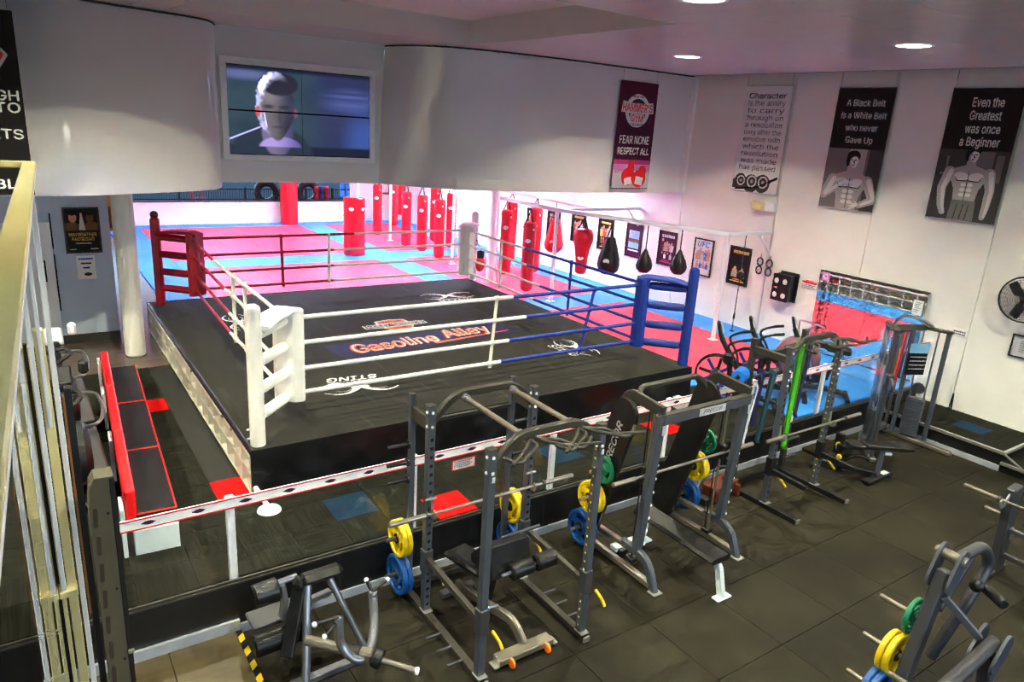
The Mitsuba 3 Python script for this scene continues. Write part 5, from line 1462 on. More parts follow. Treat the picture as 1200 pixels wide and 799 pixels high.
wprint(t, 'badge_print', ell(0.015, 2.325, 0.05, 0.05).difference(ell(0.015, 2.325, 0.035, 0.035)), 'print_white', ML(2.25), 1)
t = thing('mirror_notice', 'small white notice at the top right corner of the mirror', 'notice')
mo = wallp(0.32, 2.02, 0.08)
wprint(t, 'sheet', sg.box(-0.09, -0.14, 0.09, 0.14), 'print_paper', mo, 0)
for k in range(6):
    wprint(t, 'text_line', sg.box(-0.07, 0.09 - 0.035 * k, 0.06 - 0.02 * (k % 3), 0.105 - 0.035 * k), 'print_grey2', mo, 1)

t = thing('wall_target', 'black wall striking pad with four round white targets', 'striking pad')
o = wallp(3.18, 1.5, 0.0)
part(t, 'back_board', place(cbox((0.05, 0.31, 0.012), (0.46, 0.64, 0.024), 0.004), o, W_T, UP), 'black_board')
v, f = extr(sg.Polygon([(-0.19, 0.02), (0.2, 0.02), (0.2, 0.56), (-0.19, 0.56)]).buffer(0.02, 4), 0.2)
part(t, 'cushion', place((v, f), o, W_T, UP, 0.024), 'black_vinyl', 30)
for x, z in ((-0.1, 0.44), (0.11, 0.44), (-0.1, 0.13), (0.11, 0.13)):
    part(t, 'target_disc', place(extr(ell(x, z, 0.055, 0.06), 0.002), o, W_T, UP, 0.246), 'print_paper')
part(t, 'target_disc', place(extr(ell(-0.1, 0.29, 0.05, 0.02), 0.002), o, W_T, UP, 0.246), 'print_skin')

t = thing('wall_sign', 'small white safety sign with red heading beside the striking pad', 'sign')
o = wallp(2.64, 1.86, 0.012)
part(t, 'sheet', place(cbox((0, 0.1, 0), (0.37, 0.2, 0.006), 0.002), o, W_T, UP), 'print_white')
part(t, 'red_band', place(extr(sg.box(-0.175, 0.12, 0.175, 0.165), 0.001), o, W_T, UP, 0.0035), 'print_red')
part(t, 'red_band', place(extr(sg.box(-0.09, 0.172, 0.09, 0.19), 0.001), o, W_T, UP, 0.0035), 'print_red')
for k in range(3):
    part(t, 'text_line', place(extr(sg.box(-0.16, 0.08 - 0.03 * k, 0.16 - 0.05 * (k % 2), 0.093 - 0.03 * k), 0.001), o, W_T, UP, 0.0035), 'print_grey2')

for i, y in enumerate((3.92, 3.67)):
    t = thing('training_ring', f'pair of black and chrome gym rings hung on the wall, {"left" if i == 0 else "right"} pair', 'gym ring')
    o = wallp(y, 1.93, 0.03)
    for z in (0.1, 0.29):
        part(t, 'loop', place(tube([(0.075 * math.cos(a), z + 0.085 * math.sin(a), 0) for a in np.arange(20) * math.pi / 10], 0.015, 8, True, (0, 0, 1)), o, W_T, UP, 0.02), 'steel_dark', True)
        part(t, 'inner_handle', place(cyl((-0.06, z - 0.02, 0), (0.06, z + 0.03, 0), 0.014, 8), o, W_T, UP, 0.02), 'chrome', 40)
    part(t, 'hook', place(cyl((0, 0.37, 0), (0, 0.46, 0), 0.008, 6), o, W_T, UP, 0.01), 'dark_hole')

t = thing('emergency_light', 'cream twin wall fitting above the training rings', 'wall light')
o = wallp(4.03, 3.44, 0.0)
part(t, 'body', place(cbox((0.14, 0, 0.06), (0.3, 0.2, 0.12), 0.02), o, W_T, UP), 'white_paint')
part(t, 'lamp_head', place(lathe([(0.0, 0), (0.08, 0.005), (0.1, 0.03), (0.1, 0.3), (0, 0.31)], (0, 0, 0), (1, 0, 0), 20), o - W_T * 0.26 + UP * 0.0, W_T, UP, 0.14), 'cream_paint', 40)

t = thing('wall_fan', 'grey wall fan with wire guard at the right edge', 'fan')
o = wallp(-1.38, 2.58, 0.25)
for r_ in np.linspace(0.05, 0.37, 9):
    part(t, 'guard_ring', place(tube([(r_ * math.cos(a), r_ * math.sin(a), 0) for a in np.arange(28) * math.pi / 14], 0.004 if r_ < 0.36 else 0.012, 5, True), o, W_T, UP, 0.1 * (1 - (r_ / 0.37) ** 2)), 'steel_dark', True)
for k in range(24):
    a = k * math.pi / 12
    part(t, 'guard_spoke', place(tube([(r_ * math.cos(a + 0.25 * r_), r_ * math.sin(a + 0.25 * r_), 0.1 * (1 - (r_ / 0.37) ** 2)) for r_ in (0.05, 0.2, 0.3, 0.37)], 0.003, 4), o, W_T, UP), 'steel_dark')
for k in range(3):
    a = math.radians(120 * k + 20)
    v, f = extr(sa.rotate(sg.Polygon([(0.03, -0.02), (0.12, -0.07), (0.3, -0.1), (0.33, 0.02), (0.16, 0.06)]).buffer(0.01), math.degrees(a), origin=(0, 0)), 0.008)
    part(t, 'blade', place((v, f), o, W_T, UP, -0.02), 'steel_dark')
part(t, 'hub', place(lathe([(0, 0.04), (0.05, 0.03), (0.06, -0.05), (0.09, -0.07), (0.09, -0.2), (0, -0.2)], (0, 0, 0), (0, 0, 1), 18), o, W_T, UP), 'black_plastic', 40)
part(t, 'rear_guard', place(tube([(0.375 * math.cos(a), 0.375 * math.sin(a), -0.03) for a in np.arange(28) * math.pi / 14], 0.012, 6, True), o, W_T, UP), 'steel_dark', True)
part(t, 'wall_bracket', bar(wallp(-1.38, 2.5, 0.0), o - np.array([0, 0, 0.05]) + unit([1, -WB, 0]) * 0.16, 0.07, 0.09), 'black_plastic')
t = thing('framed_certificate', 'grey framed certificate under the wall fan', 'certificate')
o = wallp(-1.56, 1.57, 0.012)
part(t, 'frame', place(extr(sg.box(-0.27, 0, 0.27, 0.39).difference(sg.box(-0.25, 0.02, 0.25, 0.37)), 0.025), o, W_T, UP), 'steel_dark')
part(t, 'sheet', place(extr(sg.box(-0.26, 0.01, 0.26, 0.38), 0.004), o, W_T, UP), 'print_silver')
for k in range(6):
    part(t, 'text_line', place(extr(sg.box(-0.14, 0.28 - 0.035 * k, 0.14, 0.292 - 0.035 * k), 0.001), o, W_T, UP, 0.0045), 'print_grey2')
t = thing('wall_sign', 'small white notice with two bold black lines above the cable machine', 'sign')
o = wallp(-0.46, 1.67, 0.012)
part(t, 'sheet', place(cbox((0, 0.075, 0), (0.25, 0.15, 0.005), 0.002), o, W_T, UP), 'print_white')
for k in range(2):
    part(t, 'text_line', place(extr(unary_union([sg.box(-0.1 + 0.035 * j, 0.075 - 0.045 * k, -0.075 + 0.035 * j, 0.1 - 0.045 * k) for j in range(6)]), 0.001), o, W_T, UP, 0.003), 'print_ink')

# ---------------------------------------------------------------- video wall
t = thing('video_wall', 'video wall of four screens in a white frame showing a man lit from behind', 'video wall')
VX0, VX1, VZ0, VZ1, VY = 3.27, 6.26, 3.88, 5.69, 8.2
vw = sg.box(VX0, VZ0, VX1, VZ1).difference(sg.box(VX0 + 0.11, VZ0 + 0.1, VX1 - 0.11, VZ1 - 0.12))
v, f = extr(vw, 0.11)
part(t, 'frame', (np.c_[v[:, 0], VY - v[:, 2] + 0.1, v[:, 1]], f[:, ::-1]), 'white_paint')
sx0, sx1, sz0, sz1 = VX0 + 0.11, VX1 - 0.11, VZ0 + 0.1, VZ1 - 0.12


def soft(x, y, cx, cy, rx, ry, e=0.25):
    d = dr.sqrt(dr.square((x - cx) / rx) + dr.square((y - cy) / ry))
    return 1 - mikit.smoothstep(1 - e, 1 + e, d)


def film(p, n, uv):
    """the frame of film on the four screens: u to the right 0..1.68, v up 0..1"""
    u = (p.x - sx0) / (sz1 - sz0)
    v = (p.z - sz0) / (sz1 - sz0)
    nz = mikit.fbm(u * 3, v * 3, 1.0, 3)
    c = mikit.mix((0.010, 0.022, 0.036), (0.026, 0.050, 0.066), nz)
    c = mikit.mix(c, (0.016, 0.020, 0.058), mikit.smoothstep(0.8, 1.25, u))
    c = c + mi.Color3f(0.02, 0.03, 0.10) * soft(u, v, 1.5, 0.68, 0.34, 0.12, 0.6) * (0.3 + 1.2 * mikit.noise(u * 2, v * 30, 3.0))
    c = c + mi.Color3f(0.01, 0.03, 0.13) * soft(u, v, 1.68, 0.2, 0.22, 0.3, 0.8)
    c = c + mi.Color3f(0.05, 0.05, 0.14) * soft(u, v, 0.2, 0.9, 0.3, 0.05, 0.8)
    c = mikit.mix(c, (0.006, 0.008, 0.02), dr.clip(mikit.smoothstep(0.93, 0.98, v) + mikit.smoothstep(0.13, 0.09, v), 0, 1))
    sh = soft(u, v, 0.5, -0.1, 0.52, 0.46, 0.05)
    c = mikit.mix(c, (0.012, 0.018, 0.03), sh)
    neck = soft(u, v, 0.57, 0.3, 0.19, 0.32, 0.1)
    c = mikit.mix(c, mikit.mix((0.105, 0.085, 0.15), (0.03, 0.03, 0.08), mikit.smoothstep(0.5, 0.78, u)), neck)
    tee = soft(u, v, 0.6, 0.09, 0.25, 0.13, 0.1) * mikit.smoothstep(0.09, 0.11, v)
    c = mikit.mix(c, mikit.mix((0.24, 0.18, 0.42), (0.07, 0.06, 0.2), mikit.smoothstep(0.5, 0.85, u)), tee)
    jaw = 0.215 - 0.07 * mikit.smoothstep(0.5, 0.2, v)
    face = 1 - mikit.smoothstep(0.94, 1.05, dr.sqrt(dr.square((u - 0.57) / jaw) + dr.square((v - 0.53) / 0.36)))
    skin = mikit.mix((0.10, 0.085, 0.095), (0.02, 0.02, 0.042), mikit.smoothstep(0.46, 0.72, u)) * (0.6 + 0.8 * mikit.noise(u * 9, v * 9, 5.0))
    skin = mikit.mix(skin, (0.012, 0.012, 0.022), dr.clip(0.8 * soft(u, v, 0.47, 0.56, 0.06, 0.022, 0.6) + 0.8 * soft(u, v, 0.66, 0.56, 0.06, 0.022, 0.6) + 0.5 * soft(u, v, 0.57, 0.33, 0.07, 0.016, 0.6) + 0.35 * soft(u, v, 0.6, 0.45, 0.02, 0.1, 0.6), 0, 1))
    c = mikit.mix(c, skin, face)
    c = mikit.mix(c, (0.014, 0.013, 0.024), soft(u, v, 0.6, 0.82, 0.23, 0.13, 0.12))
    rag = 0.02 * (mikit.noise(u * 40, v * 40, 8.0) - 0.5)
    rim = soft(u, v, 0.555 + rag, 0.58, 0.235, 0.37, 0.05) * (1 - soft(u, v, 0.605 + rag, 0.55, 0.222, 0.345, 0.14)) * mikit.smoothstep(0.72, 0.42, u) * mikit.smoothstep(0.2, 0.34, v)
    c = c + mi.Color3f(0.62, 0.62, 1.0) * rim * (0.25 + 1.2 * mikit.noise(u * 26, v * 26, 2.0)) * (0.4 + 0.9 * mikit.smoothstep(0.6, 0.8, v))
    ear = soft(u, v, 0.345, 0.5, 0.03, 0.06, 0.4) + 0.3 * soft(u, v, 0.79, 0.5, 0.025, 0.05, 0.4)
    c = mikit.mix(c, (0.36, 0.05, 0.07), dr.clip(ear, 0, 1))
    lin = dr.abs(v - (0.17 + 0.42 * u))
    c = c + mi.Color3f(0.3, 0.3, 0.62) * (1 - mikit.smoothstep(0.004, 0.016, lin)) * mikit.smoothstep(0.42, 0.34, u)
    ln2 = dr.abs(u - (0.43 - 0.16 * (v - 0.4)))
    c = c + mi.Color3f(0.3, 0.3, 0.62) * (1 - mikit.smoothstep(0.004, 0.016, ln2)) * mikit.smoothstep(0.3, 0.36, v) * mikit.smoothstep(0.52, 0.46, v)
    return c * SCREEN


_film = mikit.proc(film)
mat('screen_glass', S(8, 9, 12), 0.16, spec=0.12)
part(t, 'screen_bed', box2((sx0 - 0.02, VY + 0.05, sz0 - 0.02), (sx1 + 0.02, VY + 0.09, sz1 + 0.02)), 'dark_hole')
for i in (0, 1):
    for j in (0, 1):
        xa, xb = sx0 + (sx1 - sx0) * i / 2 + 0.004, sx0 + (sx1 - sx0) * (i + 1) / 2 - 0.004
        za, zb = sz0 + (sz1 - sz0) * j / 2 + 0.014, sz0 + (sz1 - sz0) * (j + 1) / 2 - 0.014
        part(t, 'screen_panel', mikit.ply((np.array([[xa, VY + 0.04, za], [xb, VY + 0.04, za], [xb, VY + 0.04, zb], [xa, VY + 0.04, zb]]), np.array([[0, 1, 2], [0, 2, 3]])), None, False,
             uv=np.array([[0, 0], [1, 0], [1, 1], [0, 1.0]])), 'screen_glass', emitter={'type': 'area', 'radiance': _film})

# ---------------------------------------------------------------- bag rig and hanging bags in the back hall
rig = thing('bag_rig', 'white steel frame for hanging the heavy bags along the mats', 'bag rig')
ZB = 2.9
posts = [(12.27, 3.75), (10.95, 7.92), (10.95, 13.0), (10.95, 17.5)]
for x, y in posts:
    p_ = part(rig, 'post', cbox((x, y, (H_UP + 0.03 + ZB) / 2), (0.075, 0.075, ZB - H_UP - 0.03), 0.008), 'white_paint')
    part(p_, 'foot_plate', cbox((x, y, H_UP + 0.036), (0.18, 0.18, 0.012), 0.003), 'white_paint')
for (xa, ya_), (xb, yb2) in zip(posts, posts[1:]):
    part(rig, 'beam', bar((xa, ya_, ZB), (xb, yb2, ZB), 0.09, 0.09, 0.008), 'white_paint')
for x, y in posts:
    part(rig, 'cross_beam', bar((x, y, ZB), wallp(y, ZB, 0.02), 0.07, 0.07, 0.008), 'white_paint')
    q = wallp(y, ZB - 0.45, 0.03)
    part(rig, 'brace', bar(q, q + np.array([-0.45, 0, 0.45]), 0.04), 'white_paint')
part(rig, 'beam', bar((12.3, 7.9, ZB), (12.3, 20.6, ZB), 0.08, 0.08, 0.008), 'white_paint')


def bag(x, y, zb, L, r, label, group='long red heavy bags hanging over the mats', kind='heavy_bag', prof=None, m='red_vinyl', chain=True, top=ZB):
    t = thing(kind, label, 'punching bag', group)
    pr = prof or [(0, 0), (r * 0.55, 0.012), (r * 0.88, 0.06), (r, 0.15), (r, L - 0.1), (r * 0.97, L - 0.02), (r * 0.8, L), (0, L)]
    part(t, 'body', lathe(pr, (x, y, zb), n=26), m, 40)
    rt = pr[-2][0]
    zt = zb + pr[-1][1]
    hk = np.array([x, y, zt + 0.28])
    for a in (30, 150, 270):
        d = np.array([math.cos(math.radians(a)), math.sin(math.radians(a)), 0])
        part(t, 'strap', tube([hk, np.array([x, y, zt - 0.06]) + d * (rt + 0.012), np.array([x, y, zt - 0.16]) + d * (pr[-3][0] + 0.008)], 0.014, 6), 'dark_hole', True)
        part(t, 'strap_patch', place(extr(ell(0, 0, 0.024, 0.036), 0.012), np.array([x, y, zt - 0.17]) + d * (pr[-3][0] - 0.002), np.cross(UP, d), UP), 'print_white')
    part(t, 'chain', cyl(hk, (x, y, max(top, zt + 0.3)), 0.012, 6), 'steel_dark')
    d = unit([CAM[0] - x, CAM[1] - y, 0])
    for dev in (-12,):
        c_, s_ = math.cos(math.radians(dev)), math.sin(math.radians(dev))
        e = np.array([d[0] * c_ - d[1] * s_, d[0] * s_ + d[1] * c_, 0])
        zz = zb + (L * 0.74 if not prof else L * 0.35)
        rr2 = np.interp(zz - zb, [p[1] for p in pr], [p[0] for p in pr])
        part(t, 'emblem', place(extr(ell(0, 0, 0.075, 0.055), 0.004), np.array([x, y, zz]) + e * (rr2 - 0.002), np.cross(UP, e), UP), 'print_paper')
    return t


for x, y, zb, lab in ((10.72, 18.1, 0.72, 'red heavy bag hanging alone just right of the short padded column'), (12.3, 20.1, 0.72, 'far red heavy bag partly behind the white rig post'),
                      (10.66, 15.64, 0.72, 'red heavy bag third from the short padded column'), (10.73, 14.63, 0.72, 'red heavy bag hanging fourth from the short padded column'),
                      (11.55, 15.3, 0.9, 'red heavy bag behind the lowest hanging one of the left cluster'), (10.67, 13.36, 0.72, 'red heavy bag hanging lowest in the left cluster'),
                      (12.06, 15.1, 0.72, 'red heavy bag rightmost of the left cluster, by the thin white post'), (11.1, 10.3, 0.8, 'red heavy bag next to the far white column, front of its pair'),
                      (12.3, 11.85, 0.82, 'red heavy bag next to the far white column, rear of its pair'), (10.74, 8.72, 0.7, 'red heavy bag between column and rig post, front of its pair'),
                      (11.86, 10.0, 0.88, 'red heavy bag between column and rig post, rear of its pair'), (12.9, 20.7, 1.05, 'red heavy bag in the far corner, mostly hidden'), (13.2, 22.0, 1.0, 'red heavy bag behind the short padded column')):
    bag(x, y, zb, 1.8, 0.165, lab)
    xr = 10.95 if x < 11.7 else 12.3
    part(rig, 'hanger_arm', bar((xr, y, ZB + 0.06), (x + (0.05 if x > xr else -0.05), y, ZB + 0.06), 0.04, 0.04, 0.004), 'white_paint')
bag(12.5, 9.95, 1.42, 0.95, 0.2, 'red pear shaped bag behind the white rig post', None, 'pear_bag', [(0, 0), (0.15, 0.02), (0.25, 0.12), (0.27, 0.24), (0.22, 0.5), (0.15, 0.85), (0.13, 0.93), (0, 0.95)])
bag(11.5, 7.5, 1.36, 1.2, 0.2, 'red uppercut bag with wide shoulders and a narrow foot', None, 'uppercut_bag', [(0, 0), (0.1, 0.01), (0.14, 0.05), (0.15, 0.4), (0.2, 0.68), (0.25, 0.85), (0.25, 1.0), (0.2, 1.1), (0.16, 1.12), (0, 1.13)])
bag(11.45, 6.45, 1.56, 1.0, 0.2, 'large black teardrop bag with silver patches', None, 'teardrop_bag', [(0, 0), (0.14, 0.02), (0.23, 0.1), (0.265, 0.24), (0.24, 0.42), (0.16, 0.7), (0.11, 0.87), (0.09, 0.88), (0, 0.89)], 'black_vinyl')
for x, y, z, lab in ((11.78, 5.6, 1.74, 'shiny black speed bag on a long chain, nearer the teardrop bag'), (11.98, 4.75, 1.86, 'shiny black speed bag on a long chain, above the blue ring corner')):
    t = thing('speed_bag', lab, 'speed bag', 'black speed bags')
    part(t, 'body', lathe([(0, 0), (0.1, 0.02), (0.175, 0.1), (0.19, 0.19), (0.15, 0.32), (0.07, 0.47), (0.025, 0.56), (0, 0.57)], (x, y, z), n=24), 'black_vinyl', 40)
    n = int((ZB - z - 0.57) / 0.05)
    part(t, 'chain', join([cbox((x, y, z + 0.59 + 0.05 * k), (0.03 if k % 2 else 0.01, 0.01 if k % 2 else 0.03, 0.05), 0.003) for k in range(n)]), 'steel_mid')
    labels[_last(t, 'chain')] = {'kind': 'stuff', 'label': 'steel chain'}
t = thing('reflex_ball', 'small black ball on a cord stretched from rig to floor before the last poster', 'reflex ball')
o = wallp(4.05, 0, 0.5)
part(t, 'ball', ball((o[0], o[1], 1.9), 0.09, 14), 'black_vinyl', True)
part(t, 'cord', cyl((o[0], o[1], 0.62), (o[0], o[1], 1.82), 0.009, 6), 'dark_hole')
part(t, 'cord', cyl((o[0], o[1], 1.98), (o[0], o[1], ZB - 0.03), 0.009, 6), 'steel_mid')
part(t, 'clip', cyl((o[0], o[1], 0.9), (o[0], o[1], 1.02), 0.022, 8), 'dark_hole', 40)
part(t, 'floor_anchor', cbox((o[0], o[1], H_UP + 0.04), (0.08, 0.08, 0.03), 0.005), 'steel_dark')

# window band, fence and the things outside
fn = thing('window_fence', 'black bar fence across the far window band', 'fence')
part(fn, 'top_rail', box2((-4, 22.68, 1.84), (11.7, 22.71, 1.88)), 'dark_hole')
part(fn, 'bottom_rail', box2((-4, 22.68, 1.46), (11.7, 22.71, 1.5)), 'dark_hole')
part(fn, 'bar_row', join([cbox((x, 22.695, 1.67), (0.016, 0.016, 0.36)) for x in np.arange(2.4, 11.7, 0.085)]), 'dark_hole')
labels['window_fence__bar_row'] = {'kind': 'stuff', 'label': 'thin upright fence bars'}
for x in (2.6, 4.95, 7.3, 9.65, 10.75):
    part(fn, 'post', cbox((x, 22.695, 1.7), (0.07, 0.06, 0.46), 0.004), 'dark_hole')
for x, lab in ((8.27, 'big black tyre standing outside the far window, left of the padded column'), (9.95, 'big black tyre standing outside the far window, right of the padded column')):
    t = thing('tyre', lab, 'tyre', 'tyres outside the far window')
    part(t, 'carcass', lathe([(0.24, -0.1), (0.32, -0.15), (0.44, -0.15), (0.48, -0.1), (0.48, 0.1), (0.44, 0.15), (0.32, 0.15), (0.24, 0.1), (0.24, -0.1)], (x, 23.3, 1.68), (0.12, 1, 0), 32), 'black_vinyl', 40)
    for k in range(24):
        a = k * math.pi / 12
        bv, bf = cbox((0, 0, 0), (0.05, 0.26, 0.03), 0.004)
        part(t, 'tread_block', (bv @ np.array([[-math.sin(a), 0, math.cos(a)], [0, 1, 0], [math.cos(a), 0, math.sin(a)]]) + [x + 0.485 * math.cos(a), 23.3, 1.68 + 0.485 * math.sin(a)], bf), 'black_vinyl')
t = thing('outdoor_stand', 'red box on a red tubular stand outside the far window', 'stand')
part(t, 'box', cbox((5.4, 23.2, 1.95), (0.32, 0.25, 0.32), 0.02), 'red_vinyl')
for sx in (-1, 1):
    for y in (23.0, 23.4):
        part(t, 'leg', bar((5.72 + 0.22 * sx, y, 1.2), (5.62 + 0.18 * sx, y, 1.78), 0.03), 'red_vinyl')
part(t, 'cross_bar', bar((5.5, 23.0, 1.5), (5.94, 23.0, 1.5), 0.03), 'red_vinyl')
part(t, 'top_bar', bar((5.4, 23.2, 1.79), (5.84, 23.2, 1.79), 0.34, 0.03), 'red_vinyl')
for x, m, nm in ((10.2, 'red_vinyl', 'red'), (10.42, 'ring_blue', 'dark blue'), (10.62, 'bench_red', 'bright red')):
    t = thing('rolled_mat', f'{nm} rolled mat standing upright behind the fence', 'rolled mat')
    part(t, 'roll', cyl((x, 23.0, 1.2), (x, 23.0, 1.96), 0.095, 16), m, 40)
    part(t, 'strap', lathe([(0.097, -0.02), (0.099, 0), (0.097, 0.02)], (x, 23.0, 1.7), n=16), 'dark_hole', True)
for x in (11.02, 11.3):
    t = thing('hanging_shield', 'blue strike shield hanging at the far window, ' + ('left' if x < 11.1 else 'right') + ' one', 'strike shield', 'blue strike shields')
    part(t, 'pad', cbox((x, 22.3, 1.9), (0.2, 0.1, 0.6), 0.03), 'foam_blue')
    part(t, 'strap', cbox((x, 22.24, 1.9), (0.16, 0.012, 0.05), 0.004), 'dark_hole')
    part(t, 'hanger', cyl((x, 22.3, 2.18), (x, 22.38, 3.02), 0.01, 6), 'steel_dark')
for i, (x, w_) in enumerate(((12.9, 0.5), (13.5, 0.4))):
    t = thing('wall_poster', 'pale green poster on the far white pier' if i == 0 else 'pale grey poster on the far white pier', 'poster')
    part(t, 'sheet', box2((x - w_ / 2, 22.38, 1.7), (x + w_ / 2, 22.398, 2.5), 0.003), 'print_cyan' if i else 'print_olive')
    part(t, 'print', box2((x - w_ / 2 + 0.04, 22.377, 1.78), (x + w_ / 2 - 0.04, 22.3805, 2.3)), 'print_paper')

# posters and the doorway corner at the left
t = thing('framed_poster', 'black framed fight poster with two faces reading Mayweather Pacquiao on the grey wall', 'poster')
o = np.array([0.895, 8.43, 2.2])
part(t, 'frame', place(extr(sg.box(-0.275, 0, 0.275, 0.8).difference(sg.box(-0.25, 0.025, 0.25, 0.775)), 0.03), o, CX, UP, -0.01), 'black_plastic')
fprint(t, 'backing', sg.box(-0.26, 0.01, 0.26, 0.79), 'print_black', o, 0)
for s in (-1, 1):
    fprint(t, 'figure_print', blob([(0.04 * s, 0.4), (0.24 * s, 0.4), (0.24 * s, 0.52), (0.13 * s, 0.56), (0.05 * s, 0.5)], 0.01), 'print_brown', o, 1)
    fprint(t, 'figure_print', ell(0.13 * s, 0.62, 0.06, 0.085), 'print_skin' if s < 0 else 'print_brown', o, 2)
    fprint(t, 'figure_print', ell(0.13 * s, 0.69, 0.06, 0.03), 'print_black', o, 3)
fprint(t, 'figure_print', sg.Polygon([(-0.05, 0.4), (0.05, 0.4), (0.012, 0.7), (-0.012, 0.7)]), 'print_grey4', o, 2)
fprint(t, 'lettering', text('MAYWEATHER', 0.055, 0.42, True, cx=0, y=0.3), 'print_gold', o, 1)
fprint(t, 'lettering', text('PACQUIAO', 0.055, 0.34, True, cx=0, y=0.22), 'print_gold', o, 1)
fprint(t, 'text_print', sg.box(-0.12, 0.16, 0.12, 0.185), 'print_grey3', o, 1)
fprint(t, 'text_print', sg.box(-0.22, 0.06, -0.12, 0.075).union(sg.box(0.1, 0.06, 0.22, 0.08)), 'print_grey4', o, 1)
t = thing('wall_notice', 'white paper notice in a clear holder below the framed poster on the grey wall', 'notice')
o = np.array([0.895, 8.44, 1.73])
fprint(t, 'sheet', sg.box(-0.145, 0, 0.145, 0.42), 'print_white', o, 0, th=0.006)
for z, w_, m in ((0.35, 0.22, 'print_blue'), (0.27, 0.16, 'print_navy'), (0.19, 0.1, 'print_ink')):
    fprint(t, 'text_print', sg.box(-w_ / 2, z, w_ / 2, z + 0.03), m, o, 5)
fprint(t, 'emblem', ell(0.02, 0.09, 0.06, 0.03), 'print_maroon', o, 5)
t = thing('wall_poster', 'narrow orange poster edge beside the aisle column', 'poster')
part(t, 'sheet', box2((1.2, 8.9, 2.5), (1.5, 8.92, 3.4), 0.003), 'print_gold')
part(t, 'print', box2((1.22, 8.897, 2.55), (1.4, 8.8995, 2.95)), 'print_brown')

# ---------------------------------------------------------------- bench seats in the left aisle
t = thing('spectator_bench', 'long black bench with red piping and red backrest on white box legs', 'bench')
BB, BD = np.array([0.575, 0.86, 0.0]), unit([0.052, 1.0, 0.0])      # the bench's left front corner and its long direction
BS = np.array([BD[1], -BD[0], 0.0])
bp = lambda a, x, z: BB + BD * a + BS * x + UP * z  # noqa: E731
yb = [0.12, 1.66, 3.23, 4.8]
for i, (a, b) in enumerate(zip(yb, yb[1:])):
    part(t, 'seat_cushion', bar(bp(a + 0.004, 0.225, 0.895), bp(b - 0.004, 0.225, 0.895), 0.36, 0.11, 0.015), 'black_vinyl')
    part(t, 'red_piping', tube([bp(a, 0.4, 0.952), bp(b, 0.4, 0.952)], 0.009, 6), 'bench_red', True)
    part(t, 'red_piping', tube([bp(a, 0.05, 0.952), bp(a, 0.4, 0.952)], 0.009, 6), 'bench_red', True)
    part(t, 'back_pad', bar(bp(a + 0.004, 0.0, 1.04), bp(b - 0.004, 0.0, 1.04), 0.1, 0.36, 0.02), 'bench_red')
for a in (0.0, 1.7, 3.3, 4.6):
    part(t, 'box_leg', bar(bp(a, 0.2, (H_UP + 0.84) / 2), bp(a + 0.22, 0.2, (H_UP + 0.84) / 2), 0.4, 0.84 - H_UP, 0.006), 'white_box')
    part(t, 'back_post', bar(bp(a, -0.08, 0.83), bp(a + 0.3, -0.08, 0.83), 0.04, 0.52, 0.004), 'white_box')

# exercise bikes at the far left
for i, (x, y) in enumerate(((0.2, 4.3), (0.2, 2.6))):
    t = thing('spin_bike', 'grey cardio machine with white console and chrome loop handle behind the red backrest' if i == 0 else 'grey cardio machine with a round dark shroud nearer the glass partition', 'cardio machine')
    z0 = H_UP
    part(t, 'base', cbox((x, y, z0 + 0.06), (0.5, 1.3, 0.1), 0.03), 'black_plastic')
    part(t, 'shroud', lathe([(0, -0.12), (0.3, -0.12), (0.36, -0.06), (0.36, 0.06), (0.3, 0.12), (0, 0.12)], (x + 0.05, y - 0.2, z0 + 0.5), (1, 0, 0), 32), 'steel_dark', 40)
    part(t, 'shroud_cap', lathe([(0, 0.13), (0.2, 0.128), (0.22, 0.11)], (x + 0.05, y - 0.2, z0 + 0.5), (1, 0, 0), 28), 'steel_mid', 40)
    part(t, 'mast', bar((x, y + 0.25, z0 + 0.1), (x, y + 0.4, z0 + 1.15), 0.12, 0.1, 0.02), 'black_plastic')
    part(t, 'console', bar((x, y + 0.38, z0 + 1.1), (x, y + 0.5, z0 + 1.3), 0.2, 0.07, 0.02), 'white_paint' if i == 0 else 'black_plastic')
    part(t, 'console_pod', cbox((x + 0.22, y + 0.46, z0 + 1.28), (0.1, 0.12, 0.16), 0.03), 'white_paint' if i == 0 else 'black_plastic')
    part(t, 'loop_handle', tube(fil([(x, y + 0.36, z0 + 1.0), (x + 0.3, y + 0.3, z0 + 1.02), (x + 0.34, y - 0.1, z0 + 0.98), (x + 0.3, y - 0.28, z0 + 0.85), (x + 0.1, y - 0.2, z0 + 0.8)], 0.12), 0.02, 10), 'chrome', True)
    part(t, 'grip', tube(fil([(x - 0.2, y + 0.1, z0 + 1.06), (x + 0.12, y + 0.2, z0 + 1.1), (x + 0.16, y + 0.02, z0 + 1.06), (x - 0.05, y - 0.14, z0 + 0.98)], 0.08), 0.026, 10), 'black_plastic', True)
    part(t, 'step_panel', bar((x + 0.1, y - 0.1, z0 + 0.75), (x + 0.18, y - 0.45, z0 + 0.25), 0.3, 0.08, 0.02), 'steel_mid')
    part(t, 'pedal_arm', bar((x + 0.26, y - 0.4, z0 + 0.2), (x + 0.26, y + 0.15, z0 + 0.35), 0.08, 0.06, 0.015), 'black_plastic')

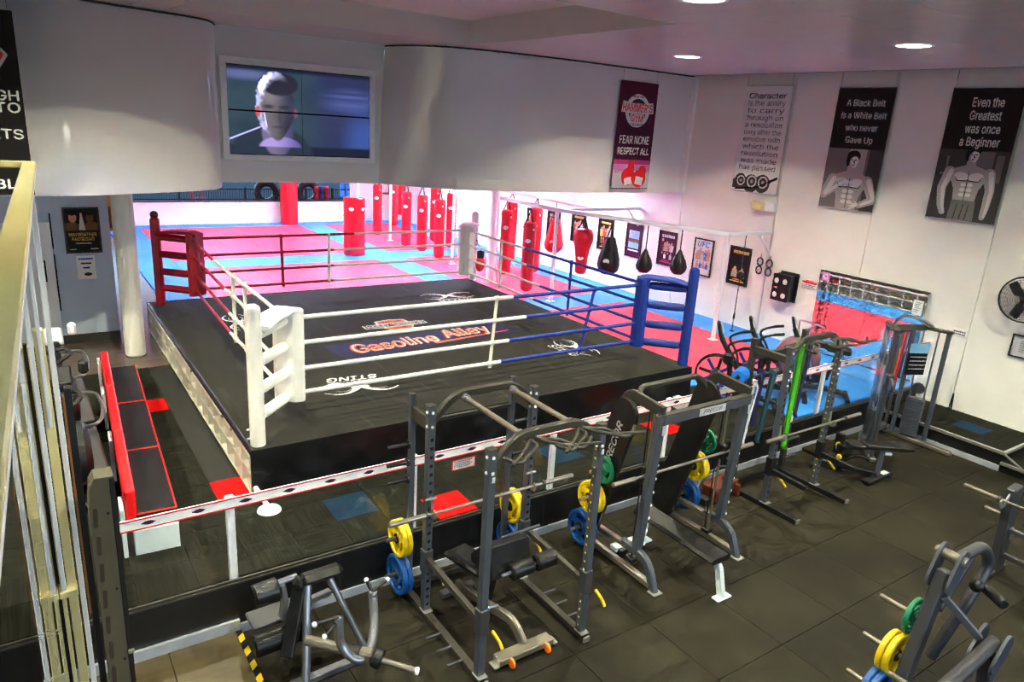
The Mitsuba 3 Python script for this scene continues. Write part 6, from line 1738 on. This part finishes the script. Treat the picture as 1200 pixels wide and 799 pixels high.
# ---------------------------------------------------------------- left foreground: mezzanine handrail, glass partition, dark cabinet
RAIL = lambda y, dx=0.0: 0.07 + 0.0375 * y + dx  # noqa: E731
t = thing('mezzanine_rail', 'broad cream handrail of the mezzanine in the left foreground', 'handrail')
part(t, 'handrail', bar((RAIL(-7.5), -7.5, 4.235), (RAIL(1.6), 1.6, 4.235), 0.1, 0.026, 0.006), 'cream_paint')
part(t, 'return_rail', bar((RAIL(1.6, 0.05), 1.6, 4.22), (-3.5, 1.75, 4.22), 0.1, 0.055, 0.008), 'cream_paint')
part(t, 'edge_strip', bar((RAIL(-7.5, 0.042), -7.5, 4.21), (RAIL(1.6, 0.042), 1.6, 4.21), 0.012, 0.03, 0.002), 'white_paint')
GX = -0.065
pt = thing('glass_partition', 'full height glass partition with cream and white metal uprights at the left', 'partition')
part(pt, 'glass_pane', (np.array([[GX, -4.6, 0.1], [GX, -0.52, 0.1], [GX, -0.52, 4.1], [GX, -4.6, 4.1]]), np.array([[0, 1, 2], [0, 2, 3]])), 'pane_glass')
part(pt, 'cream_upright', box2((GX + 0.012, -0.56, 0.0), (GX + 0.04, -0.5, 3.2), 0.004), 'cream_paint')
part(pt, 'cream_upright', box2((GX + 0.055, -0.55, 0.0), (GX + 0.115, -0.46, 3.3), 0.004), 'cream_paint')
part(pt, 'cream_upright', box2((GX - 0.01, -0.5, 0.0), (GX + 0.012, -0.46, 3.2), 0.003), 'joint_dark')
part(pt, 'white_upright', box2((GX + 0.13, -0.52, 0.0), (GX + 0.165, -0.45, 4.18), 0.004), 'white_paint')
part(pt, 'white_upright', box2((GX + 0.02, -0.62, 1.33), (GX + 0.05, -0.58, 4.1), 0.004), 'white_paint')
part(pt, 'white_upright', box2((GX + 0.075, -0.62, 2.62), (GX + 0.1, -0.585, 4.15), 0.004), 'white_paint')
part(pt, 'cross_sill', box2((GX, -0.64, 1.28), (GX + 0.12, -0.5, 1.33), 0.004), 'cream_paint')
part(pt, 'amber_edge', box2((GX + 0.175, -0.5, 1.0), (GX + 0.19, -0.42, 2.78), 0.003), 'wood_amber')
part(pt, 'dark_edge', box2((GX + 0.19, -0.5, 0.0), (GX + 0.235, -0.42, 2.85), 0.004), 'black_board')
t = thing('slotted_cabinet', 'tall dark metal cabinet with a slotted side in the left foreground', 'cabinet')
cx0, cx1, cy0, cy1, cz = 0.17, 0.335, -1.02, -0.86, 2.37
v, f = extr(sg.Polygon([(cx0, 0.0), (cx1, 0.0), (cx1, cz), (cx0 + 0.05, cz), (cx0 + 0.02, cz - 0.05), (cx0, cz - 0.22)]), cy1 - cy0)
part(t, 'body', (np.c_[v[:, 0], v[:, 2] + cy0, v[:, 1]], f[:, ::-1]), 'cabinet_olive')
part(t, 'side_edge', box2((cx1 - 0.03, cy0 - 0.008, 0.02), (cx1 + 0.002, cy0, cz - 0.01), 0.003), 'black_plastic')
for k in range(9):
    z = 0.3 + 0.215 * k
    v, f = extr(sg.LineString([(cx0 + 0.03, z), (cx0 + 0.036, z + 0.12)]).buffer(0.013, 5), 0.003)
    part(t, 'slot', (np.c_[v[:, 0], v[:, 2] + cy0 - 0.003, v[:, 1]], f[:, ::-1]), 'slot_brown')
for z in (0.9, 1.5, 2.1):
    bolt(t, (cx1 - 0.055, cy0, z), (0, -1, 0), 0.008, 'dark_hole')
part(t, 'corner_clip', cbox((cx1 - 0.01, cy0 - 0.02, 0.96), (0.04, 0.02, 0.03), 0.004), 'alu')

# ---------------------------------------------------------------- air bikes behind the glass
def air_bike(x, y, deg, label, chrome=False):
    t = thing('air_bike', label, 'exercise bike')
    M = at(x, y, H_UP + 0.03, deg)
    P = lambda n, m, b, s=False, l=None: part(t, n, m, b, s, l, M=M)  # noqa: E731
    w = P('fan_cage', tube([(0.33 * math.cos(a), -0.05, 0.42 + 0.33 * math.sin(a)) for a in np.arange(32) * math.pi / 16], 0.014, 8, True, (0, 1, 0)), 'dark_hole', True)
    part(w, 'cage_ring', tube([(0.33 * math.cos(a), 0.05, 0.42 + 0.33 * math.sin(a)) for a in np.arange(32) * math.pi / 16], 0.014, 8, True, (0, 1, 0)), 'dark_hole', True, M=M)
    for k in range(8):
        a = k * math.pi / 4 + 0.2
        part(w, 'fan_blade', bar((0.08 * math.cos(a), 0, 0.42 + 0.08 * math.sin(a)), (0.29 * math.cos(a), 0, 0.42 + 0.29 * math.sin(a)), 0.05, 0.02, 0.004, (0, 1, 0)), 'ring_blue' if k % 2 else 'black_plastic', M=M)
    part(w, 'fan_hub', cyl((0, -0.07, 0.42), (0, 0.07, 0.42), 0.1, 18), 'steel_mid', 40, M=M)
    P('front_foot', bar((0.05, -0.28, 0.04), (0.05, 0.28, 0.04), 0.07, 0.06), 'black_plastic')
    P('rear_foot', bar((-1.0, -0.28, 0.04), (-1.0, 0.28, 0.04), 0.07, 0.06), 'black_plastic')
    P('main_beam', sweep(fil([(0.05, 0, 0.08), (-0.5, 0, 0.16), (-1.0, 0, 0.08)], 0.3), rect(0.09, 0.08, 0.015)), 'black_plastic', 35)
    P('crank_case', bar((-0.28, 0, 0.3), (-0.6, 0, 0.38), 0.14, 0.26, 0.05), 'black_plastic')
    P('front_stem', tube(fil([(-0.22, 0, 0.3), (-0.2, 0, 0.75), (-0.05, 0, 0.98), (0.02, 0, 1.12)], 0.15), 0.04, 10), 'black_plastic', True)
    P('stem_joint', cbox((-0.16, 0, 0.72), (0.16, 0.16, 0.2), 0.04), 'black_plastic')
    P('seat_post', bar((-0.62, 0, 0.3), (-0.74, 0, 0.82), 0.06, 0.06), 'steel_dark')
    sv, sf = extr(sg.Polygon([(-0.9, -0.13), (-0.9, 0.13), (-0.75, 0.1), (-0.58, 0.03), (-0.58, -0.03), (-0.75, -0.1)]).buffer(0.03, 4), 0.07)
    P('seat', (sv + [0, 0, 0.82], sf), 'black_pad', 30)
    c = P('console', bar((-0.02, 0, 1.0), (0.08, 0, 1.32), 0.15, 0.05, 0.012), 'black_plastic')
    part(c, 'display', bar((-0.034, 0, 1.14), (0.034, 0, 1.31), 0.11, 0.01, 0.002), 'lcd_grey', M=M)
    part(c, 'green_light', bar((-0.052, 0.02, 1.08), (-0.045, 0.02, 1.105), 0.05, 0.012, 0.002), 'led_green', M=M)
    part(c, 'red_light', bar((-0.058, -0.02, 1.04), (-0.051, -0.02, 1.065), 0.08, 0.012, 0.002), 'led_red', M=M)
    for s in (-1, 1):
        P('handle_arm', tube(fil([(-0.36, 0.15 * s, 0.32), (-0.3, 0.24 * s, 0.75), (-0.1, 0.27 * s, 1.02), (-0.3, 0.29 * s, 1.12), (-0.48, 0.3 * s, 1.16)], 0.12), 0.02, 8), 'chrome' if chrome else 'black_plastic', True)
        P('grip', cyl((-0.34, 0.29 * s, 1.13), (-0.5, 0.3 * s, 1.165), 0.025, 8), 'dark_hole', 40)
        P('pedal', cbox((-0.45, 0.17 * s, 0.3 + 0.12 * s), (0.11, 0.09, 0.03), 0.008), 'dark_hole')
    if chrome:
        P('wind_shroud', lathe([(0, -0.13), (0.3, -0.13), (0.38, -0.06), (0.38, 0.06), (0.3, 0.13), (0, 0.13)], (-0.1, 0, 0.62), (0, 1, 0), 32), 'lilac_shroud', 40, 'maroon round wind shroud')
        P('high_bar', tube(fil([(-0.1, -0.2, 0.8), (-0.05, -0.22, 1.24), (-0.3, 0.1, 1.28), (-0.4, 0.55, 1.33)], 0.06), 0.016, 8), 'chrome', True)
    P('name_decal', bar((-0.5, -0.078, 0.16), (-0.2, -0.078, 0.2), 0.012, 0.07, 0.002, (0, 0, 1)), 'print_paper')
    return t


air_bike(9.42, 1.3, 127, 'black air bike with a wire fan wheel behind the glass, nearest the blue ring corner')
air_bike(10.26, 1.32, 127, 'black air bike with a wire fan wheel behind the half rack')
air_bike(10.98, 0.98, 127, 'air bike with a maroon wind shroud and chrome handle behind the half rack', True)

# ---------------------------------------------------------------- lamps
LAMPS = [(-2.25, 3.7), (-2.25, -0.35), (1.95, -0.35), (6.2, -0.35), (10.45, -0.35), (10.35, 3.7), (1.95, -4.4), (6.2, -4.4), (10.45, -4.4), (1.7, 3.7)]
SEEN = {(10.45, -0.35): 'round recessed downlight nearest the right wall banners', (10.35, 3.7): 'round recessed downlight farthest back, near the fascia banner', (6.2, -0.35): 'round recessed downlight cut by the top edge'}
for i, (x, y) in enumerate(LAMPS):
    if (x, y) in SEEN:
        t = thing('downlight', SEEN[(x, y)], 'ceiling light', 'round recessed ceiling downlights')
    else:
        t = fresh('ceiling__downlight')
    part(t, 'trim_ring', lathe([(0.21, 0.0), (0.22, -0.012), (0.265, -0.008), (0.27, 0.0)], (x, y, H_CEIL), n=32), 'white_paint', True)
    lv, lf = extr(ell(0, 0, 0.215, 0.215), 0.004)
    part(t, 'lens', (lv + [x, y, H_CEIL - 0.012], lf), 'white_paint', emitter={'type': 'area', 'radiance': {'type': 'rgb', 'value': [7.0, 6.6, 5.6]}})
    scene[f'lamp_light_{i:03d}'] = {'type': 'spot', 'intensity': {'type': 'rgb', 'value': [SPOT * (2.0 if (x, y) == (-2.25, 3.7) else 1.0) * c for c in SPOT_COLOR]}, 'cutoff_angle': 63.0, 'beam_width': 36.0,
                                                     'to_world': T().look_at(origin=[x, y, H_CEIL - 0.03], target=[x, y, 0], up=[1, 0, 0])}
for x, y in ((5.5, 11.5), (5.5, 15.5), (5.5, 19.5), (9.6, 11.5), (9.6, 15.5), (9.6, 19.5), (12.4, 9.0), (12.4, 13.5), (12.4, 18), (1.0, 14.5)):
    t = fresh('ceiling_upper__panel_light')
    part(t, 'frame', cbox((x, y, H_SLAB - 0.02), (0.62, 1.22, 0.04), 0.006), 'white_paint')
    part(t, 'diffuser', (np.array([[x - .28, y - .58, H_SLAB - .042], [x - .28, y + .58, H_SLAB - .042], [x + .28, y + .58, H_SLAB - .042], [x + .28, y - .58, H_SLAB - .042]]), np.array([[0, 1, 2], [0, 2, 3]])), 'white_paint',
         emitter={'type': 'area', 'radiance': {'type': 'rgb', 'value': [TUBE * c for c in TUBE_COLOR]}})
